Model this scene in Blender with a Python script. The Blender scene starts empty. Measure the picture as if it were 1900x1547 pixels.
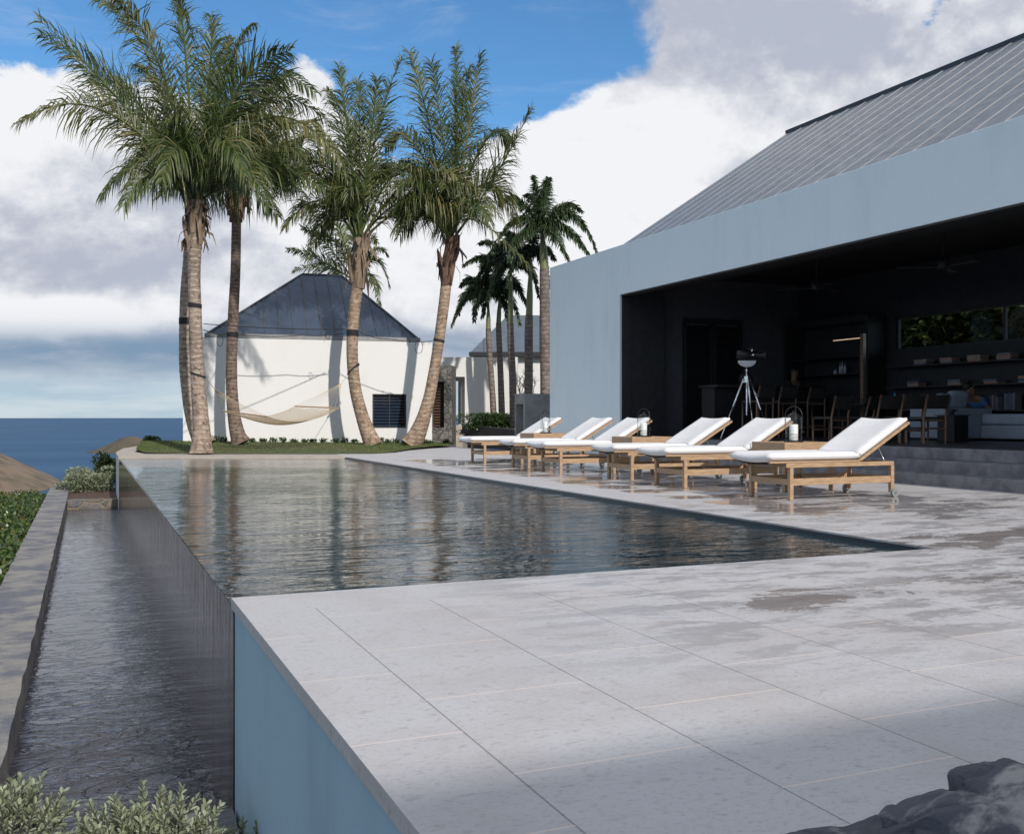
import bpy, math, random
from mathutils import Vector as V, Matrix, noise as mnoise
random.seed(7)
R = math.radians
scene = bpy.context.scene
COL = scene.collection

# ------------------------------------------------------------------ camera
F, CX, CY, H, TH = 1832.0, 950.0, 773.5, 0.96, R(23.3)
cam_d = bpy.data.cameras.new('camera'); cam = bpy.data.objects.new('camera', cam_d); COL.objects.link(cam)
cam.location = (0, 0, H); cam.rotation_euler = (R(90), 0, -TH)
cam_d.sensor_width = 36; cam_d.lens = 36 * F / 1900; cam_d.clip_start = .05; cam_d.clip_end = 200000
scene.camera = cam

# ------------------------------------------------------------------ light
SUN_EL, SUN_PHI = R(33), R(5.0)          # light travels to +Y, slightly to -X
sd = bpy.data.lights.new('sun', 'SUN'); sun = bpy.data.objects.new('sun', sd); COL.objects.link(sun)
sd.energy = 2.7; sd.angle = R(.9); sd.color = (1, .94, .88)
ldir = V((-math.sin(SUN_PHI) * math.cos(SUN_EL), math.cos(SUN_PHI) * math.cos(SUN_EL), -math.sin(SUN_EL)))
sun.rotation_euler = ldir.to_track_quat('-Z', 'Y').to_euler()
scene.view_settings.view_transform = 'Standard'; scene.view_settings.look = 'None'
scene.view_settings.exposure = 0.48; scene.view_settings.gamma = 1
try:
    scene.cycles.use_denoising = True
    scene.cycles.max_bounces = 8; scene.cycles.transparent_max_bounces = 12
    scene.cycles.caustics_reflective = False; scene.cycles.caustics_refractive = False
    scene.cycles.sample_clamp_indirect = 6
except Exception: pass

# ------------------------------------------------------------------ node helper
class NT:
    def __init__(s, nt): s.t = nt
    def n(s, typ, **kw):
        o = s.t.nodes.new(typ)
        for k, v in kw.items(): setattr(o, k, v)
        return o
    def put(s, sock, v):
        if v is None: return
        if hasattr(v, 'is_linked') or isinstance(v, bpy.types.NodeSocket): s.t.links.new(v, sock)
        else: sock.default_value = v
    def m(s, op, a, b=None, c=None, clamp=False):
        o = s.n('ShaderNodeMath', operation=op, use_clamp=clamp)
        s.put(o.inputs[0], a); s.put(o.inputs[1], b); s.put(o.inputs[2], c)
        return o.outputs[0]
    def mix(s, f, a, b, mode='MIX'):
        o = s.n('ShaderNodeMix', data_type='RGBA', blend_type=mode)
        s.put(o.inputs[0], f)
        for i, v in ((6, a), (7, b)):
            if isinstance(v, tuple) and len(v) == 3: v = v + (1,)
            s.put(o.inputs[i], v)
        return o.outputs[2]
    def noise(s, vec, scale, detail=4, rough=.55, dist=0.0, color=False):
        o = s.n('ShaderNodeTexNoise')
        s.put(o.inputs['Vector'], vec); o.inputs['Scale'].default_value = scale
        o.inputs['Detail'].default_value = detail; o.inputs['Roughness'].default_value = rough
        o.inputs['Distortion'].default_value = dist
        return o.outputs['Color'] if color else o.outputs['Fac']
    def rng(s, v, a, b, c=0., d=1., smooth=True):
        o = s.n('ShaderNodeMapRange', interpolation_type='SMOOTHSTEP' if smooth else 'LINEAR')
        s.put(o.inputs[0], v)
        for i, x in zip((1, 2, 3, 4), (a, b, c, d)): s.put(o.inputs[i], x)
        return o.outputs[0]
    def mapping(s, vec, scale=(1, 1, 1), rot=(0, 0, 0), loc=(0, 0, 0)):
        o = s.n('ShaderNodeMapping'); s.put(o.inputs['Vector'], vec)
        o.inputs['Scale'].default_value = scale; o.inputs['Rotation'].default_value = rot; o.inputs['Location'].default_value = loc
        return o.outputs[0]
    def xyz(s, vec):
        o = s.n('ShaderNodeSeparateXYZ'); s.put(o.inputs[0], vec); return o.outputs
    def obj(s): return s.n('ShaderNodeTexCoord').outputs['Object']
    def bump(s, h, strength, dist=.01):
        o = s.n('ShaderNodeBump'); s.put(o.inputs['Height'], h)
        o.inputs['Strength'].default_value = strength; o.inputs['Distance'].default_value = dist
        return o.outputs[0]

# ------------------------------------------------------------------ world: Nishita sky with clouds laid on the sky's directions
world = bpy.data.worlds.new('World'); scene.world = world; world.use_nodes = True
w = NT(world.node_tree); world.node_tree.nodes.clear()
sky = w.n('ShaderNodeTexSky'); sky.sky_type = 'NISHITA'; sky.sun_disc = False
sky.sun_elevation = SUN_EL; sky.sun_rotation = R(180) - SUN_PHI + 2 * SUN_PHI * 0
sky.sun_rotation = math.atan2(-ldir.x, -ldir.y)
sky.air_density = 1.0; sky.dust_density = .3; sky.ozone_density = 2.5
gen = w.n('ShaderNodeTexCoord').outputs['Generated']
gx, gy, gz = w.xyz(gen)
fx = w.m('SUBTRACT', w.m('MULTIPLY', gx, math.cos(TH)), w.m('MULTIPLY', gy, math.sin(TH)))
fy = w.m('ADD', w.m('MULTIPLY', gx, math.sin(TH)), w.m('MULTIPLY', gy, math.cos(TH)))
az = w.m('ARCTAN2', fx, fy)                      # radians right of the view bearing
hyp = w.m('SQRT', w.m('ADD', w.m('MULTIPLY', gx, gx), w.m('MULTIPLY', gy, gy)))
el = w.m('ARCTAN2', gz, hyp)                     # elevation
def blob(px, py, sx, sy):                        # gaussian on (azimuth, elevation)
    a0 = math.atan((px - CX) / F); e0 = math.atan((CY - py) / F * math.cos(a0))
    da = w.m('DIVIDE', w.m('SUBTRACT', az, a0), sx / F); de = w.m('DIVIDE', w.m('SUBTRACT', el, e0), sy / F)
    r2 = w.m('ADD', w.m('MULTIPLY', da, da), w.m('MULTIPLY', de, de))
    return w.m('EXPONENT', w.m('MULTIPLY', r2, -1))
def total(lst):
    acc = None
    for a, g in lst:
        t = w.m('MULTIPLY', g, a); acc = t if acc is None else w.m('ADD', acc, t)
    return acc
cv = w.n('ShaderNodeCombineXYZ'); w.put(cv.inputs[0], az); w.put(cv.inputs[1], w.m('MULTIPLY', el, 1.35)); 
cvec = cv.outputs[0]
n1 = w.noise(cvec, 6.5, 12, .60, .15); n1b = w.noise(w.mapping(cvec, loc=(.0, -.022, 0)), 6.5, 12, .60, .15); n2 = w.noise(w.mapping(cvec, loc=(3.1, 1.7, .4)), 3.0, 7, .55, .3); n3 = w.noise(w.mapping(cvec, loc=(7, 2, 1)), 14, 6, .6)
clear = total([(1.15, blob(60, -40, 330, 150)), (.62, blob(420, 20, 160, 130)), (1.2, blob(800, 20, 330, 190)), (.95, blob(1010, 110, 170, 90)), (.55, blob(820, 260, 130, 90)), (.25, blob(1840, -20, 70, 60)),
               (-.75, blob(1200, 235, 120, 90)), (-.5, blob(1120, 330, 260, 120)), (-.55, blob(60, 220, 200, 80)), (-.5, blob(560, 130, 60, 70)), (-.7, blob(100, 640, 320, 110)), (-.35, blob(930, 330, 90, 70)), (-.3, blob(330, 120, 60, 60))])
cm = w.m('ADD', w.m('SUBTRACT', .66, clear), w.m('MULTIPLY', w.m('SUBTRACT', n1, .5), 2.1))
cm = w.m('ADD', cm, w.m('MULTIPLY', w.m('SUBTRACT', n3, .5), .55))
away = w.m('MAXIMUM', w.rng(w.m('ABSOLUTE', az), .62, 1.0), w.rng(el, .52, .75))
cm = w.m('SUBTRACT', cm, w.m('MULTIPLY', away, .34))
soft = w.m('MULTIPLY', total([(1, blob(1060, 40, 190, 130)), (.6, blob(330, 60, 200, 90))]), .22)
cover = w.rng(cm, w.m('SUBTRACT', .20, soft), w.m('ADD', .36, soft))
wisp = w.rng(w.noise(w.mapping(cvec, (.8, 2.2, 1), (0, 0, .5)), 5, 9, .66, .6), .48, .82)
cover = w.m('MAXIMUM', cover, w.m('MULTIPLY', wisp, .30))
low = w.rng(el, .012, .055)                      # the clouds thin out to hazy blue near the sea
cover = w.m('MULTIPLY', cover, w.m('ADD', .9, w.m('MULTIPLY', low, .1)))
grey = total([(.95, blob(170, 470, 300, 75)), (.55, blob(300, 340, 200, 60)), (.75, blob(1560, 90, 380, 150)), (.5, blob(1300, 20, 220, 80)), (.95, blob(150, 660, 700, 42)), (.75, blob(800, 655, 420, 50)), (.5, blob(1350, 330, 90, 50)),
              (-.5, blob(1230, 260, 200, 110)), (-.6, blob(60, 590, 160, 40)), (-.5, blob(100, 180, 180, 70)), (-.35, blob(640, 380, 320, 110))])
gm = w.m('ADD', grey, w.m('MULTIPLY', w.m('SUBTRACT', n2, .47), 1.9))
gm = w.m('ADD', gm, w.m('MULTIPLY', w.m('SUBTRACT', n3, .5), 1.0))
gm = w.m('ADD', gm, w.m('MULTIPLY', w.m('SUBTRACT', n1, n1b), -2.6))
gm = w.rng(gm, -.05, .95)
ccol = w.mix(gm, (.70, .705, .725), (.36, .39, .465))
hz = w.mix(w.rng(w.noise(w.mapping(cvec, (1, 6, 1)), 5, 7, .6), .38, .66), (.27, .37, .47), (.44, .49, .55))
ccol = w.mix(w.m('MULTIPLY', w.rng(el, .075, .02), .85), ccol, hz)
band = w.m('MULTIPLY', total([(1.0, blob(120, 655, 420, 36)), (.9, blob(840, 655, 260, 40)), (.5, blob(500, 640, 300, 30))]), w.rng(w.noise(w.mapping(cvec, (1, 3.2, 1), loc=(2, 5, 1)), 4.5, 8, .6), .34, .62))
ccol = w.mix(w.m('MULTIPLY', band, .95, clamp=True), ccol, (.17, .255, .36))
skyc = w.mix(1.0, sky.outputs[0], (.60, .97, 1.18), 'MULTIPLY')
bg1 = w.n('ShaderNodeBackground'); w.put(bg1.inputs[0], skyc); bg1.inputs[1].default_value = .085
bg2 = w.n('ShaderNodeBackground'); w.put(bg2.inputs[0], ccol); bg2.inputs[1].default_value = .92
mx = w.n('ShaderNodeMixShader'); w.put(mx.inputs[0], cover)
world.node_tree.links.new(bg1.outputs[0], mx.inputs[1]); world.node_tree.links.new(bg2.outputs[0], mx.inputs[2])
wo = w.n('ShaderNodeOutputWorld'); world.node_tree.links.new(mx.outputs[0], wo.inputs[0])

# ------------------------------------------------------------------ coordinates
S_, C_ = math.sin(TH), math.cos(TH)
def cf(xr, d, z=0.): return V((xr * C_ + d * S_, -xr * S_ + d * C_, z))       # right/ahead of the viewpoint -> world
def at(u, v, d): return cf((u - CX) / F * d, d, H - (v - CY) / F * d)
def gr(u, v, z=0.):
    d = F * (H - z) / (v - CY); return at(u, v, d)
def onX(u, v, X): return at(u, v, X / ((u - CX) / F * C_ + S_))
def onY(u, v, Y): return at(u, v, Y / (C_ - (u - CX) / F * S_))

# ------------------------------------------------------------------ materials
MATS = {}
def base_mat(name):
    m = bpy.data.materials.new(name); m.use_nodes = True; m.node_tree.nodes.clear()
    t = NT(m.node_tree); out = t.n('ShaderNodeOutputMaterial'); p = t.n('ShaderNodeBsdfPrincipled')
    m.node_tree.links.new(p.outputs[0], out.inputs[0]); MATS[name] = m
    return m, t, p, out
def mat(name, c1, c2=None, rough=.6, scale=6, bump=0, bscale=60, metal=0, spec=.5, stretch=(1, 1, 1), detail=5, rv=0., emit=None, lo=.35, hi=.65, bdist=.01):
    m, t, p, out = base_mat(name); o = t.obj(); vec = t.mapping(o, stretch)
    nz = t.noise(vec, scale, detail, .6)
    c2 = c2 or tuple(x * .8 for x in c1)
    t.put(p.inputs['Base Color'], t.mix(t.rng(nz, lo, hi), c1, c2))
    if rv: t.put(p.inputs['Roughness'], t.rng(nz, .3, .7, rough - rv, rough + rv))
    else: p.inputs['Roughness'].default_value = rough
    p.inputs['Metallic'].default_value = metal; p.inputs['Specular IOR Level'].default_value = spec
    if bump: t.put(p.inputs['Normal'], t.bump(t.noise(vec, bscale, 5, .6), bump, bdist))
    if emit: p.inputs['Emission Color'].default_value = (*emit[0], 1); p.inputs['Emission Strength'].default_value = emit[1]
    return m
def leaf_mat(name, cols, transl=.25, rough=.45):
    m, t, p, out = base_mat(name)
    rp = t.n('ShaderNodeValToRGB'); t.put(rp.inputs[0], t.n('ShaderNodeNewGeometry').outputs['Random Per Island'])
    el_ = rp.color_ramp.elements
    while len(el_) < len(cols): el_.new(.5)
    for i, (pos, c) in enumerate(cols): el_[i].position = pos; el_[i].color = (*c, 1)
    nz = t.noise(t.obj(), 1.3, 3)
    col = t.mix(t.rng(nz, .35, .65, 0, .35), rp.outputs[0], (.03, .045, .012))
    t.put(p.inputs['Base Color'], col); p.inputs['Roughness'].default_value = rough
    tr = t.n('ShaderNodeBsdfTranslucent'); t.put(tr.inputs[0], col)
    ms = t.n('ShaderNodeMixShader'); ms.inputs[0].default_value = transl
    m.node_tree.links.new(p.outputs[0], ms.inputs[1]); m.node_tree.links.new(tr.outputs[0], ms.inputs[2]); m.node_tree.links.new(ms.outputs[0], out.inputs[0])
    return m

def wall_mat(name, c, stain=.06):
    m, t, p, out = base_mat(name); o = t.obj()
    n_ = t.noise(t.mapping(o, (1, 1, .25)), 1.6, 6, .6); n2_ = t.noise(o, 9, 5, .6)
    col = t.mix(t.rng(n_, .45, .8, 0, stain * 3), c, tuple(x * .72 for x in c))
    col = t.mix(t.rng(n2_, .4, .7, 0, .12), col, tuple(x * .85 for x in c))
    t.put(p.inputs['Base Color'], col); p.inputs['Roughness'].default_value = .85
    t.put(p.inputs['Normal'], t.bump(t.noise(o, 55, 4, .65), .12, .01))
    return m
wall_mat('white_render', (.70, .69, .665)); wall_mat('white_render_side', (.50, .50, .50)); wall_mat('villa_shade_render', (.68, .775, .82), .12); wall_mat('retaining_shade_render', (.31, .455, .55), .22)  # villa and retaining walls: blue of the shade put into the base colour
mat('dark_trim', (.02, .02, .022), rough=.5)
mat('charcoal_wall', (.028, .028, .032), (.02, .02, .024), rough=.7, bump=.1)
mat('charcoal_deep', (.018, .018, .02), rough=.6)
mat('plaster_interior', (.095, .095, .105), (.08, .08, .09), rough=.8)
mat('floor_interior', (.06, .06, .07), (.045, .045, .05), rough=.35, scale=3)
mat('step_stone', (.22, .22, .24), (.13, .13, .15), rough=.6, scale=5, bump=.2, detail=8)
mat('concrete_grey', (.28, .28, .28), (.22, .22, .225), rough=.8, scale=4, bump=.15)
mat('concrete_dark', (.05, .05, .055), (.035, .035, .04), rough=.7, scale=4, bump=.15)
mat('teak', (.45, .305, .185), (.33, .21, .12), rough=.5, scale=3, stretch=(2, 14, 14), bump=.12, bscale=12)
mat('teak_dark', (.13, .07, .04), (.07, .035, .02), rough=.5, scale=3, stretch=(2, 14, 14))
mat('wood_chair', (.22, .14, .10), (.15, .09, .06), rough=.5, scale=4, stretch=(8, 8, 2))
mat('weave_dark', (.05, .045, .04), (.03, .026, .022), rough=.7, scale=60, bump=.5, bscale=90)
mat('cushion_white', (.72, .715, .71), (.68, .675, .67), rough=.9, scale=3, bump=.5, bscale=6, bdist=.02, stretch=(1, .6, 1))
mat('canvas_under', (.03, .03, .032), rough=.8)
mat('iron_black', (.015, .015, .017), rough=.4, metal=.3)
mat('candle_wax', (.85, .84, .78), rough=.4)
mat('chrome', (.75, .76, .78), (.7, .7, .72), rough=.18, metal=1)
mat('steel_white', (.7, .72, .75), rough=.3)
mat('rubber', (.03, .03, .03), rough=.7)
mat('wheel_grey', (.25, .27, .26), rough=.4)
mat('black_webbing', (.012, .012, .013), rough=.8)
mat('rope_cream', (.55, .45, .31), (.42, .33, .22), rough=.8, scale=20)
mat('sofa_white_shaded', (.36, .42, .50), (.31, .37, .45), rough=.9, scale=4, bump=.2, bscale=8)  # white fabric with the room's blue shade put into its colour
mat('fabric_blue', (.08, .22, .45), rough=.9); mat('fabric_black', (.02, .02, .022), rough=.9); mat('fabric_tan', (.22, .13, .09), rough=.9)
mat('skin', (.30, .17, .11), (.26, .14, .09), rough=.5); mat('hair_dark', (.02, .014, .01), rough=.6)
mat('bottle_blue', (.12, .45, .6), rough=.15); mat('glass_clear_solid', (.5, .52, .55), rough=.05, spec=.9)
mat('bowl_red', (.12, .02, .02), rough=.4)
mat('strip_light', (.9, .7, .5), rough=.5, emit=((1, .66, .42), .4))
mat('post_warm', (.34, .25, .19), rough=.35, metal=.4)
mat('soil', (.10, .055, .035), (.05, .03, .02), rough=.95, scale=9, bump=.6)
mat('dry_hill', (.20, .14, .092), (.085, .072, .045), rough=.95, scale=.045, detail=10, bump=.5, bscale=.2, bdist=2)
mat('terrain_green', (.06, .08, .03), (.10, .085, .04), rough=.95, scale=.3, detail=8)
mat('coping_stone', (.42, .37, .31), (.36, .32, .27), rough=.7, scale=3, bump=.2)
mat('sheath_brown', (.17, .10, .065), (.08, .045, .03), rough=.9, scale=6, stretch=(4, 4, .7), bump=.6, bscale=14)
mat('sheath_tan', (.27, .20, .14), (.13, .09, .06), rough=.9, scale=5, stretch=(4, 4, .7), bump=.6, bscale=14)
mat('bark_thin', (.07, .055, .045), rough=.9)

# leaf colours
leaf_mat('coconut_leaf', [(0, (.036, .060, .017)), (.5, (.078, .110, .027)), (.82, (.14, .17, .04)), (1, (.25, .20, .09))])
leaf_mat('coconut_leaf_yellow', [(0, (.06, .08, .018)), (.5, (.13, .14, .035)), (.85, (.19, .17, .05)), (1, (.24, .17, .08))])
leaf_mat('royal_leaf', [(0, (.022, .045, .018)), (.6, (.045, .080, .028)), (1, (.08, .12, .04))])
leaf_mat('silver_leaf', [(0, (.17, .20, .11)), (.6, (.27, .30, .19)), (1, (.40, .43, .31))], .15, .6)
leaf_mat('shrub_leaf', [(0, (.025, .05, .012)), (.6, (.06, .11, .02)), (.9, (.11, .16, .035)), (1, (.24, .11, .04))], .2, .35)
leaf_mat('hedge_leaf', [(0, (.02, .045, .012)), (.6, (.045, .085, .02)), (1, (.08, .14, .03))], .2, .4)
leaf_mat('dark_leaf', [(0, (.015, .03, .012)), (1, (.05, .075, .025))], .2, .35)
leaf_mat('window_leaf', [(0, (.02, .035, .01)), (.6, (.05, .075, .02)), (1, (.13, .16, .045))], .35, .4)
leaf_mat('grass_blade', [(0, (.055, .095, .018)), (.6, (.10, .15, .03)), (1, (.19, .19, .06))], .2, .6)

def trunk_mat(name, c1, c2, c3, freq):
    m, t, p, out = base_mat(name); o = t.obj()
    wv = t.n('ShaderNodeTexWave', wave_type='BANDS', bands_direction='Z', wave_profile='SAW')
    t.put(wv.inputs[0], o); wv.inputs['Scale'].default_value = freq; wv.inputs['Distortion'].default_value = 6.5; wv.inputs['Detail'].default_value = 6; wv.inputs['Detail Scale'].default_value = 1.1; wv.inputs['Detail Roughness'].default_value = .62
    nz = t.noise(o, 9, 8, .68); n2 = t.noise(t.mapping(o, (1, 1, .6)), 1.3, 5); st = t.noise(t.mapping(o, (14, 14, 2)), 1, 5, .6)
    f = wv.outputs['Fac']
    col = t.mix(t.rng(f, .0, .8), c1, c2); col = t.mix(t.rng(n2, .40, .66, 0, .75), col, tuple(x * .62 for x in c2))
    col = t.mix(t.rng(nz, .50, .66, 0, .9), col, c3); col = t.mix(t.rng(st, .56, .74, 0, .5), col, c3)
    col = t.mix(t.m('MULTIPLY', t.m('MULTIPLY', t.rng(f, .62, .95), .8), t.rng(nz, .66, .40)), col, tuple(min(.6, x * 1.65) for x in c1))
    t.put(p.inputs['Base Color'], col); p.inputs['Roughness'].default_value = .92
    hh = t.m('ADD', f, t.m('MULTIPLY', nz, .9))
    t.put(p.inputs['Normal'], t.bump(hh, 1.0, .025))
trunk_mat('coconut_bark', (.42, .325, .255), (.32, .235, .18), (.11, .07, .048), 2.4)
trunk_mat('coconut_bark_warm', (.44, .32, .23), (.33, .22, .15), (.12, .07, .04), 2.4)
trunk_mat('coconut_bark_dark', (.25, .185, .145), (.17, .12, .09), (.06, .04, .03), 2.8)
trunk_mat('royal_bark', (.25, .20, .175), (.20, .16, .14), (.10, .08, .07), 2.0)
mat('crownshaft', (.13, .16, .06), (.20, .20, .09), rough=.45, scale=2)

def stone_mat(name, pal, scale, mortar=(.10, .09, .08), bump=.8, vs=(1, 1, 1)):
    m, t, p, out = base_mat(name); o = t.mapping(t.obj(), vs)
    wob = t.noise(o, 3.0, 4, .6, color=True)
    vec = t.n('ShaderNodeMix', data_type='VECTOR'); vec.inputs[0].default_value = .12; t.put(vec.inputs[4], o); t.put(vec.inputs[5], wob)
    v1 = t.n('ShaderNodeTexVoronoi', feature='F1'); t.put(v1.inputs['Vector'], vec.outputs[1]); v1.inputs['Scale'].default_value = scale
    v2 = t.n('ShaderNodeTexVoronoi', feature='DISTANCE_TO_EDGE'); t.put(v2.inputs['Vector'], vec.outputs[1]); v2.inputs['Scale'].default_value = scale
    rp = t.n('ShaderNodeValToRGB'); t.put(rp.inputs[0], t.xyz(v1.outputs['Color'])[0])
    el_ = rp.color_ramp.elements
    while len(el_) < len(pal): el_.new(.5)
    for i, c in enumerate(pal): el_[i].position = i / (len(pal) - 1); el_[i].color = (*c, 1)
    n_ = t.noise(o, scale * 5, 7, .65); n2_ = t.noise(o, scale * 1.2, 5, .6)
    col = t.mix(t.rng(n_, .38, .66, 0, .75), rp.outputs[0], tuple(x * .45 for x in pal[0]))
    col = t.mix(t.rng(n2_, .52, .66, 0, .6), col, pal[-1])
    edge = t.rng(v2.outputs['Distance'], .01, .07)
    col = t.mix(edge, mortar, col)
    t.put(p.inputs['Base Color'], col); p.inputs['Roughness'].default_value = .75
    hh = t.m('ADD', t.m('MULTIPLY', edge, 1.2), t.m('MULTIPLY', n_, .8))
    t.put(p.inputs['Normal'], t.bump(hh, bump, .02))
    return m
mat('stone_top', (.255, .24, .215), (.12, .125, .145), rough=.75, scale=2.4, detail=13, stretch=(1, 1.1, 1), lo=.38, hi=.62, bump=1.0, bscale=24, bdist=.02)
stone_mat('stone_basin', [(.10, .105, .11), (.15, .15, .15), (.20, .16, .11)], 3, (.20, .16, .10))
stone_mat('stone_gate', [(.09, .088, .085), (.15, .145, .13), (.22, .20, .17)], 5, (.06, .055, .05))
mat('rubble', (.055, .062, .078), (.27, .265, .26), rough=.75, scale=9, detail=12, bump=.7, bscale=40, bdist=.006, lo=.50, hi=.66, stretch=(1, 1.8, 1.4))

# deck paving with joints and wet patches
def deck_mat():
    m, t, p, out = base_mat('deck_paving'); o = t.obj(); X, Y, Z = t.xyz(o)
    rx = t.m('DIVIDE', t.m('SUBTRACT', X, 1.056 - .6 * 10), .6); row = t.m('FLOOR', rx); fr = t.m('SUBTRACT', rx, row)
    dl = t.m('MULTIPLY', t.m('MINIMUM', fr, t.m('SUBTRACT', 1, fr)), .6)
    odd = t.m('MODULO', row, 2)
    yy = t.m('DIVIDE', t.m('ADD', t.m('SUBTRACT', Y, 2.44 - 7.55), t.m('MULTIPLY', odd, -.39)), .755)
    fy_ = t.m('FRACT', yy); dy = t.m('MULTIPLY', t.m('MINIMUM', fy_, t.m('SUBTRACT', 1, fy_)), .755)
    inner = t.m('LESS_THAN', Y, 4.95)
    right = t.m('MULTIPLY', t.m('GREATER_THAN', X, 6.14), t.m('GREATER_THAN', Y, 4.95))
    area = t.m('MAXIMUM', inner, right)
    jd = t.m('MULTIPLY', t.rng(dl, .0022, .0042, 1, 0), area); jl = t.m('MULTIPLY', t.rng(dy, .003, .0055, 1, 0), area)
    cell = t.n('ShaderNodeTexWhiteNoise', noise_dimensions='2D'); cc = t.n('ShaderNodeCombineXYZ'); t.put(cc.inputs[0], row); t.put(cc.inputs[1], t.m('FLOOR', yy)); t.put(cell.inputs['Vector'], cc.outputs[0])
    fine = t.noise(t.mapping(o, (1, 1.5, 1), (0, 0, TH)), 42, 7, .72); med = t.noise(t.mapping(o, (1, 1.6, 1)), 14, 6, .65); big = t.noise(o, 1.6, 6, .6)
    col = t.mix(t.rng(cell.outputs['Value'], 0, 1, 0, .35), (.475, .47, .475), (.415, .41, .42))
    col = t.mix(t.rng(fine, .50, .68, 0, .6), col, (.26, .25, .245))
    col = t.mix(t.rng(med, .54, .70, 0, .5), col, (.27, .245, .235))
    col = t.mix(t.rng(big, .42, .70, 0, .35), col, (.36, .31, .28))
    # water left standing on the stone: by the pool corner and between the loungers
    def box(a, b, v, s): return t.m('MULTIPLY', t.rng(v, a - s, a + s), t.rng(v, b + s, b - s))
    zone = t.m('MULTIPLY', box(6.25, 9.4, X, .35), box(7.0, 21.5, Y, .8))
    zone = t.m('MAXIMUM', zone, t.m('MULTIPLY', t.m('MULTIPLY', box(2.6, 6.2, X, .8), box(3.55, 4.85, Y, .45)), .74))
    zone = t.m('MAXIMUM', zone, t.m('MULTIPLY', t.m('MULTIPLY', box(5.4, 8.2, X, .25), box(4.55, 6.2, Y, .3)), .92))
    zone = t.m('MAXIMUM', zone, t.m('MULTIPLY', t.m('MULTIPLY', box(7, 10.8, X, .6), box(5.5, 9, Y, .6)), .70))
    wn = t.noise(t.mapping(o, (.9, 1.5, 1), (0, 0, TH)), 1.15, 10, .66, .35)
    wv = t.m('ADD', wn, t.m('MULTIPLY', t.m('SUBTRACT', zone, 1), .32))
    wet = t.rng(wv, .47, .50); damp = t.rng(wv, .36, .50)
    sn = t.m('ADD', t.noise(t.mapping(o, (.8, 2.4, 1), (0, 0, TH)), 2.2, 12, .72, .3), t.m('MULTIPLY', t.m('SUBTRACT', t.noise(t.mapping(o, (1, 2.2, 1), (0, 0, TH)), 16, 6, .7), .5), .30))
    area2 = t.m('MULTIPLY', box(1.9, 11, X, .9), box(3.0, 9.5, Y, .7))
    streak = t.m('MULTIPLY', t.rng(sn, .475, .56), area2)
    gloss = t.m('MAXIMUM', wet, t.m('MULTIPLY', streak, .55))
    col = t.mix(t.m('MULTIPLY', damp, .16), col, (.32, .285, .265))
    col = t.mix(t.m('MULTIPLY', streak, .48), col, (.235, .22, .22))
    col = t.mix(t.m('MULTIPLY', wet, .42), col, (.24, .195, .17))
    glossr = gloss
    col = t.mix(t.m('MULTIPLY', jd, .5), col, (.03, .03, .035)); col = t.mix(t.m('MULTIPLY', jl, .75), col, (.66, .55, .48))
    t.put(p.inputs['Base Color'], col)
    rg = t.mix(glossr, t.mix(damp, (.62,) * 3, (.42,) * 3), (.06,) * 3)
    t.put(p.inputs['Roughness'], rg)
    hh = t.m('SUBTRACT', t.m('MULTIPLY', fine, .5), t.m('MULTIPLY', jd, 2))
    hh = t.m('MULTIPLY', hh, t.m('SUBTRACT', 1, t.m('MULTIPLY', wet, .96)))
    t.put(p.inputs['Normal'], t.bump(hh, .25, .004))
    return m
deck_mat()

def water_mat(name, base, sx, sy, strengths, rough=.02, extra=None, spec=.5):
    m, t, p, out = base_mat(name); o = t.obj()
    rot = t.mapping(o, (sx, sy, 1), (0, 0, TH))
    a = t.noise(rot, 1.0, 3, .5, .3); b = t.noise(t.mapping(o, (sx * 2.6, sy * 2.6, 1), (0, 0, TH + .5)), 1.0, 4, .55, .4)
    hh = t.m('ADD', t.m('MULTIPLY', a, 1.0), t.m('MULTIPLY', b, .32))
    pt_ = t.noise(t.mapping(o, (.35, .5, 1), (0, 0, TH)), 1.0, 3, .5)
    hh = t.m('MULTIPLY', hh, t.rng(pt_, .3, .7, .55, 1.35))
    nb = t.bump(hh, strengths, .1)
    t.put(p.inputs['Base Color'], (*base, 1)); p.inputs['Roughness'].default_value = rough; p.inputs['IOR'].default_value = 1.33
    p.inputs['Specular IOR Level'].default_value = spec
    t.put(p.inputs['Normal'], nb)
    return m, t, p, o
water_mat('pool_water_surface', (.006, .020, .027), 1.25, 3.9, .27)
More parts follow.
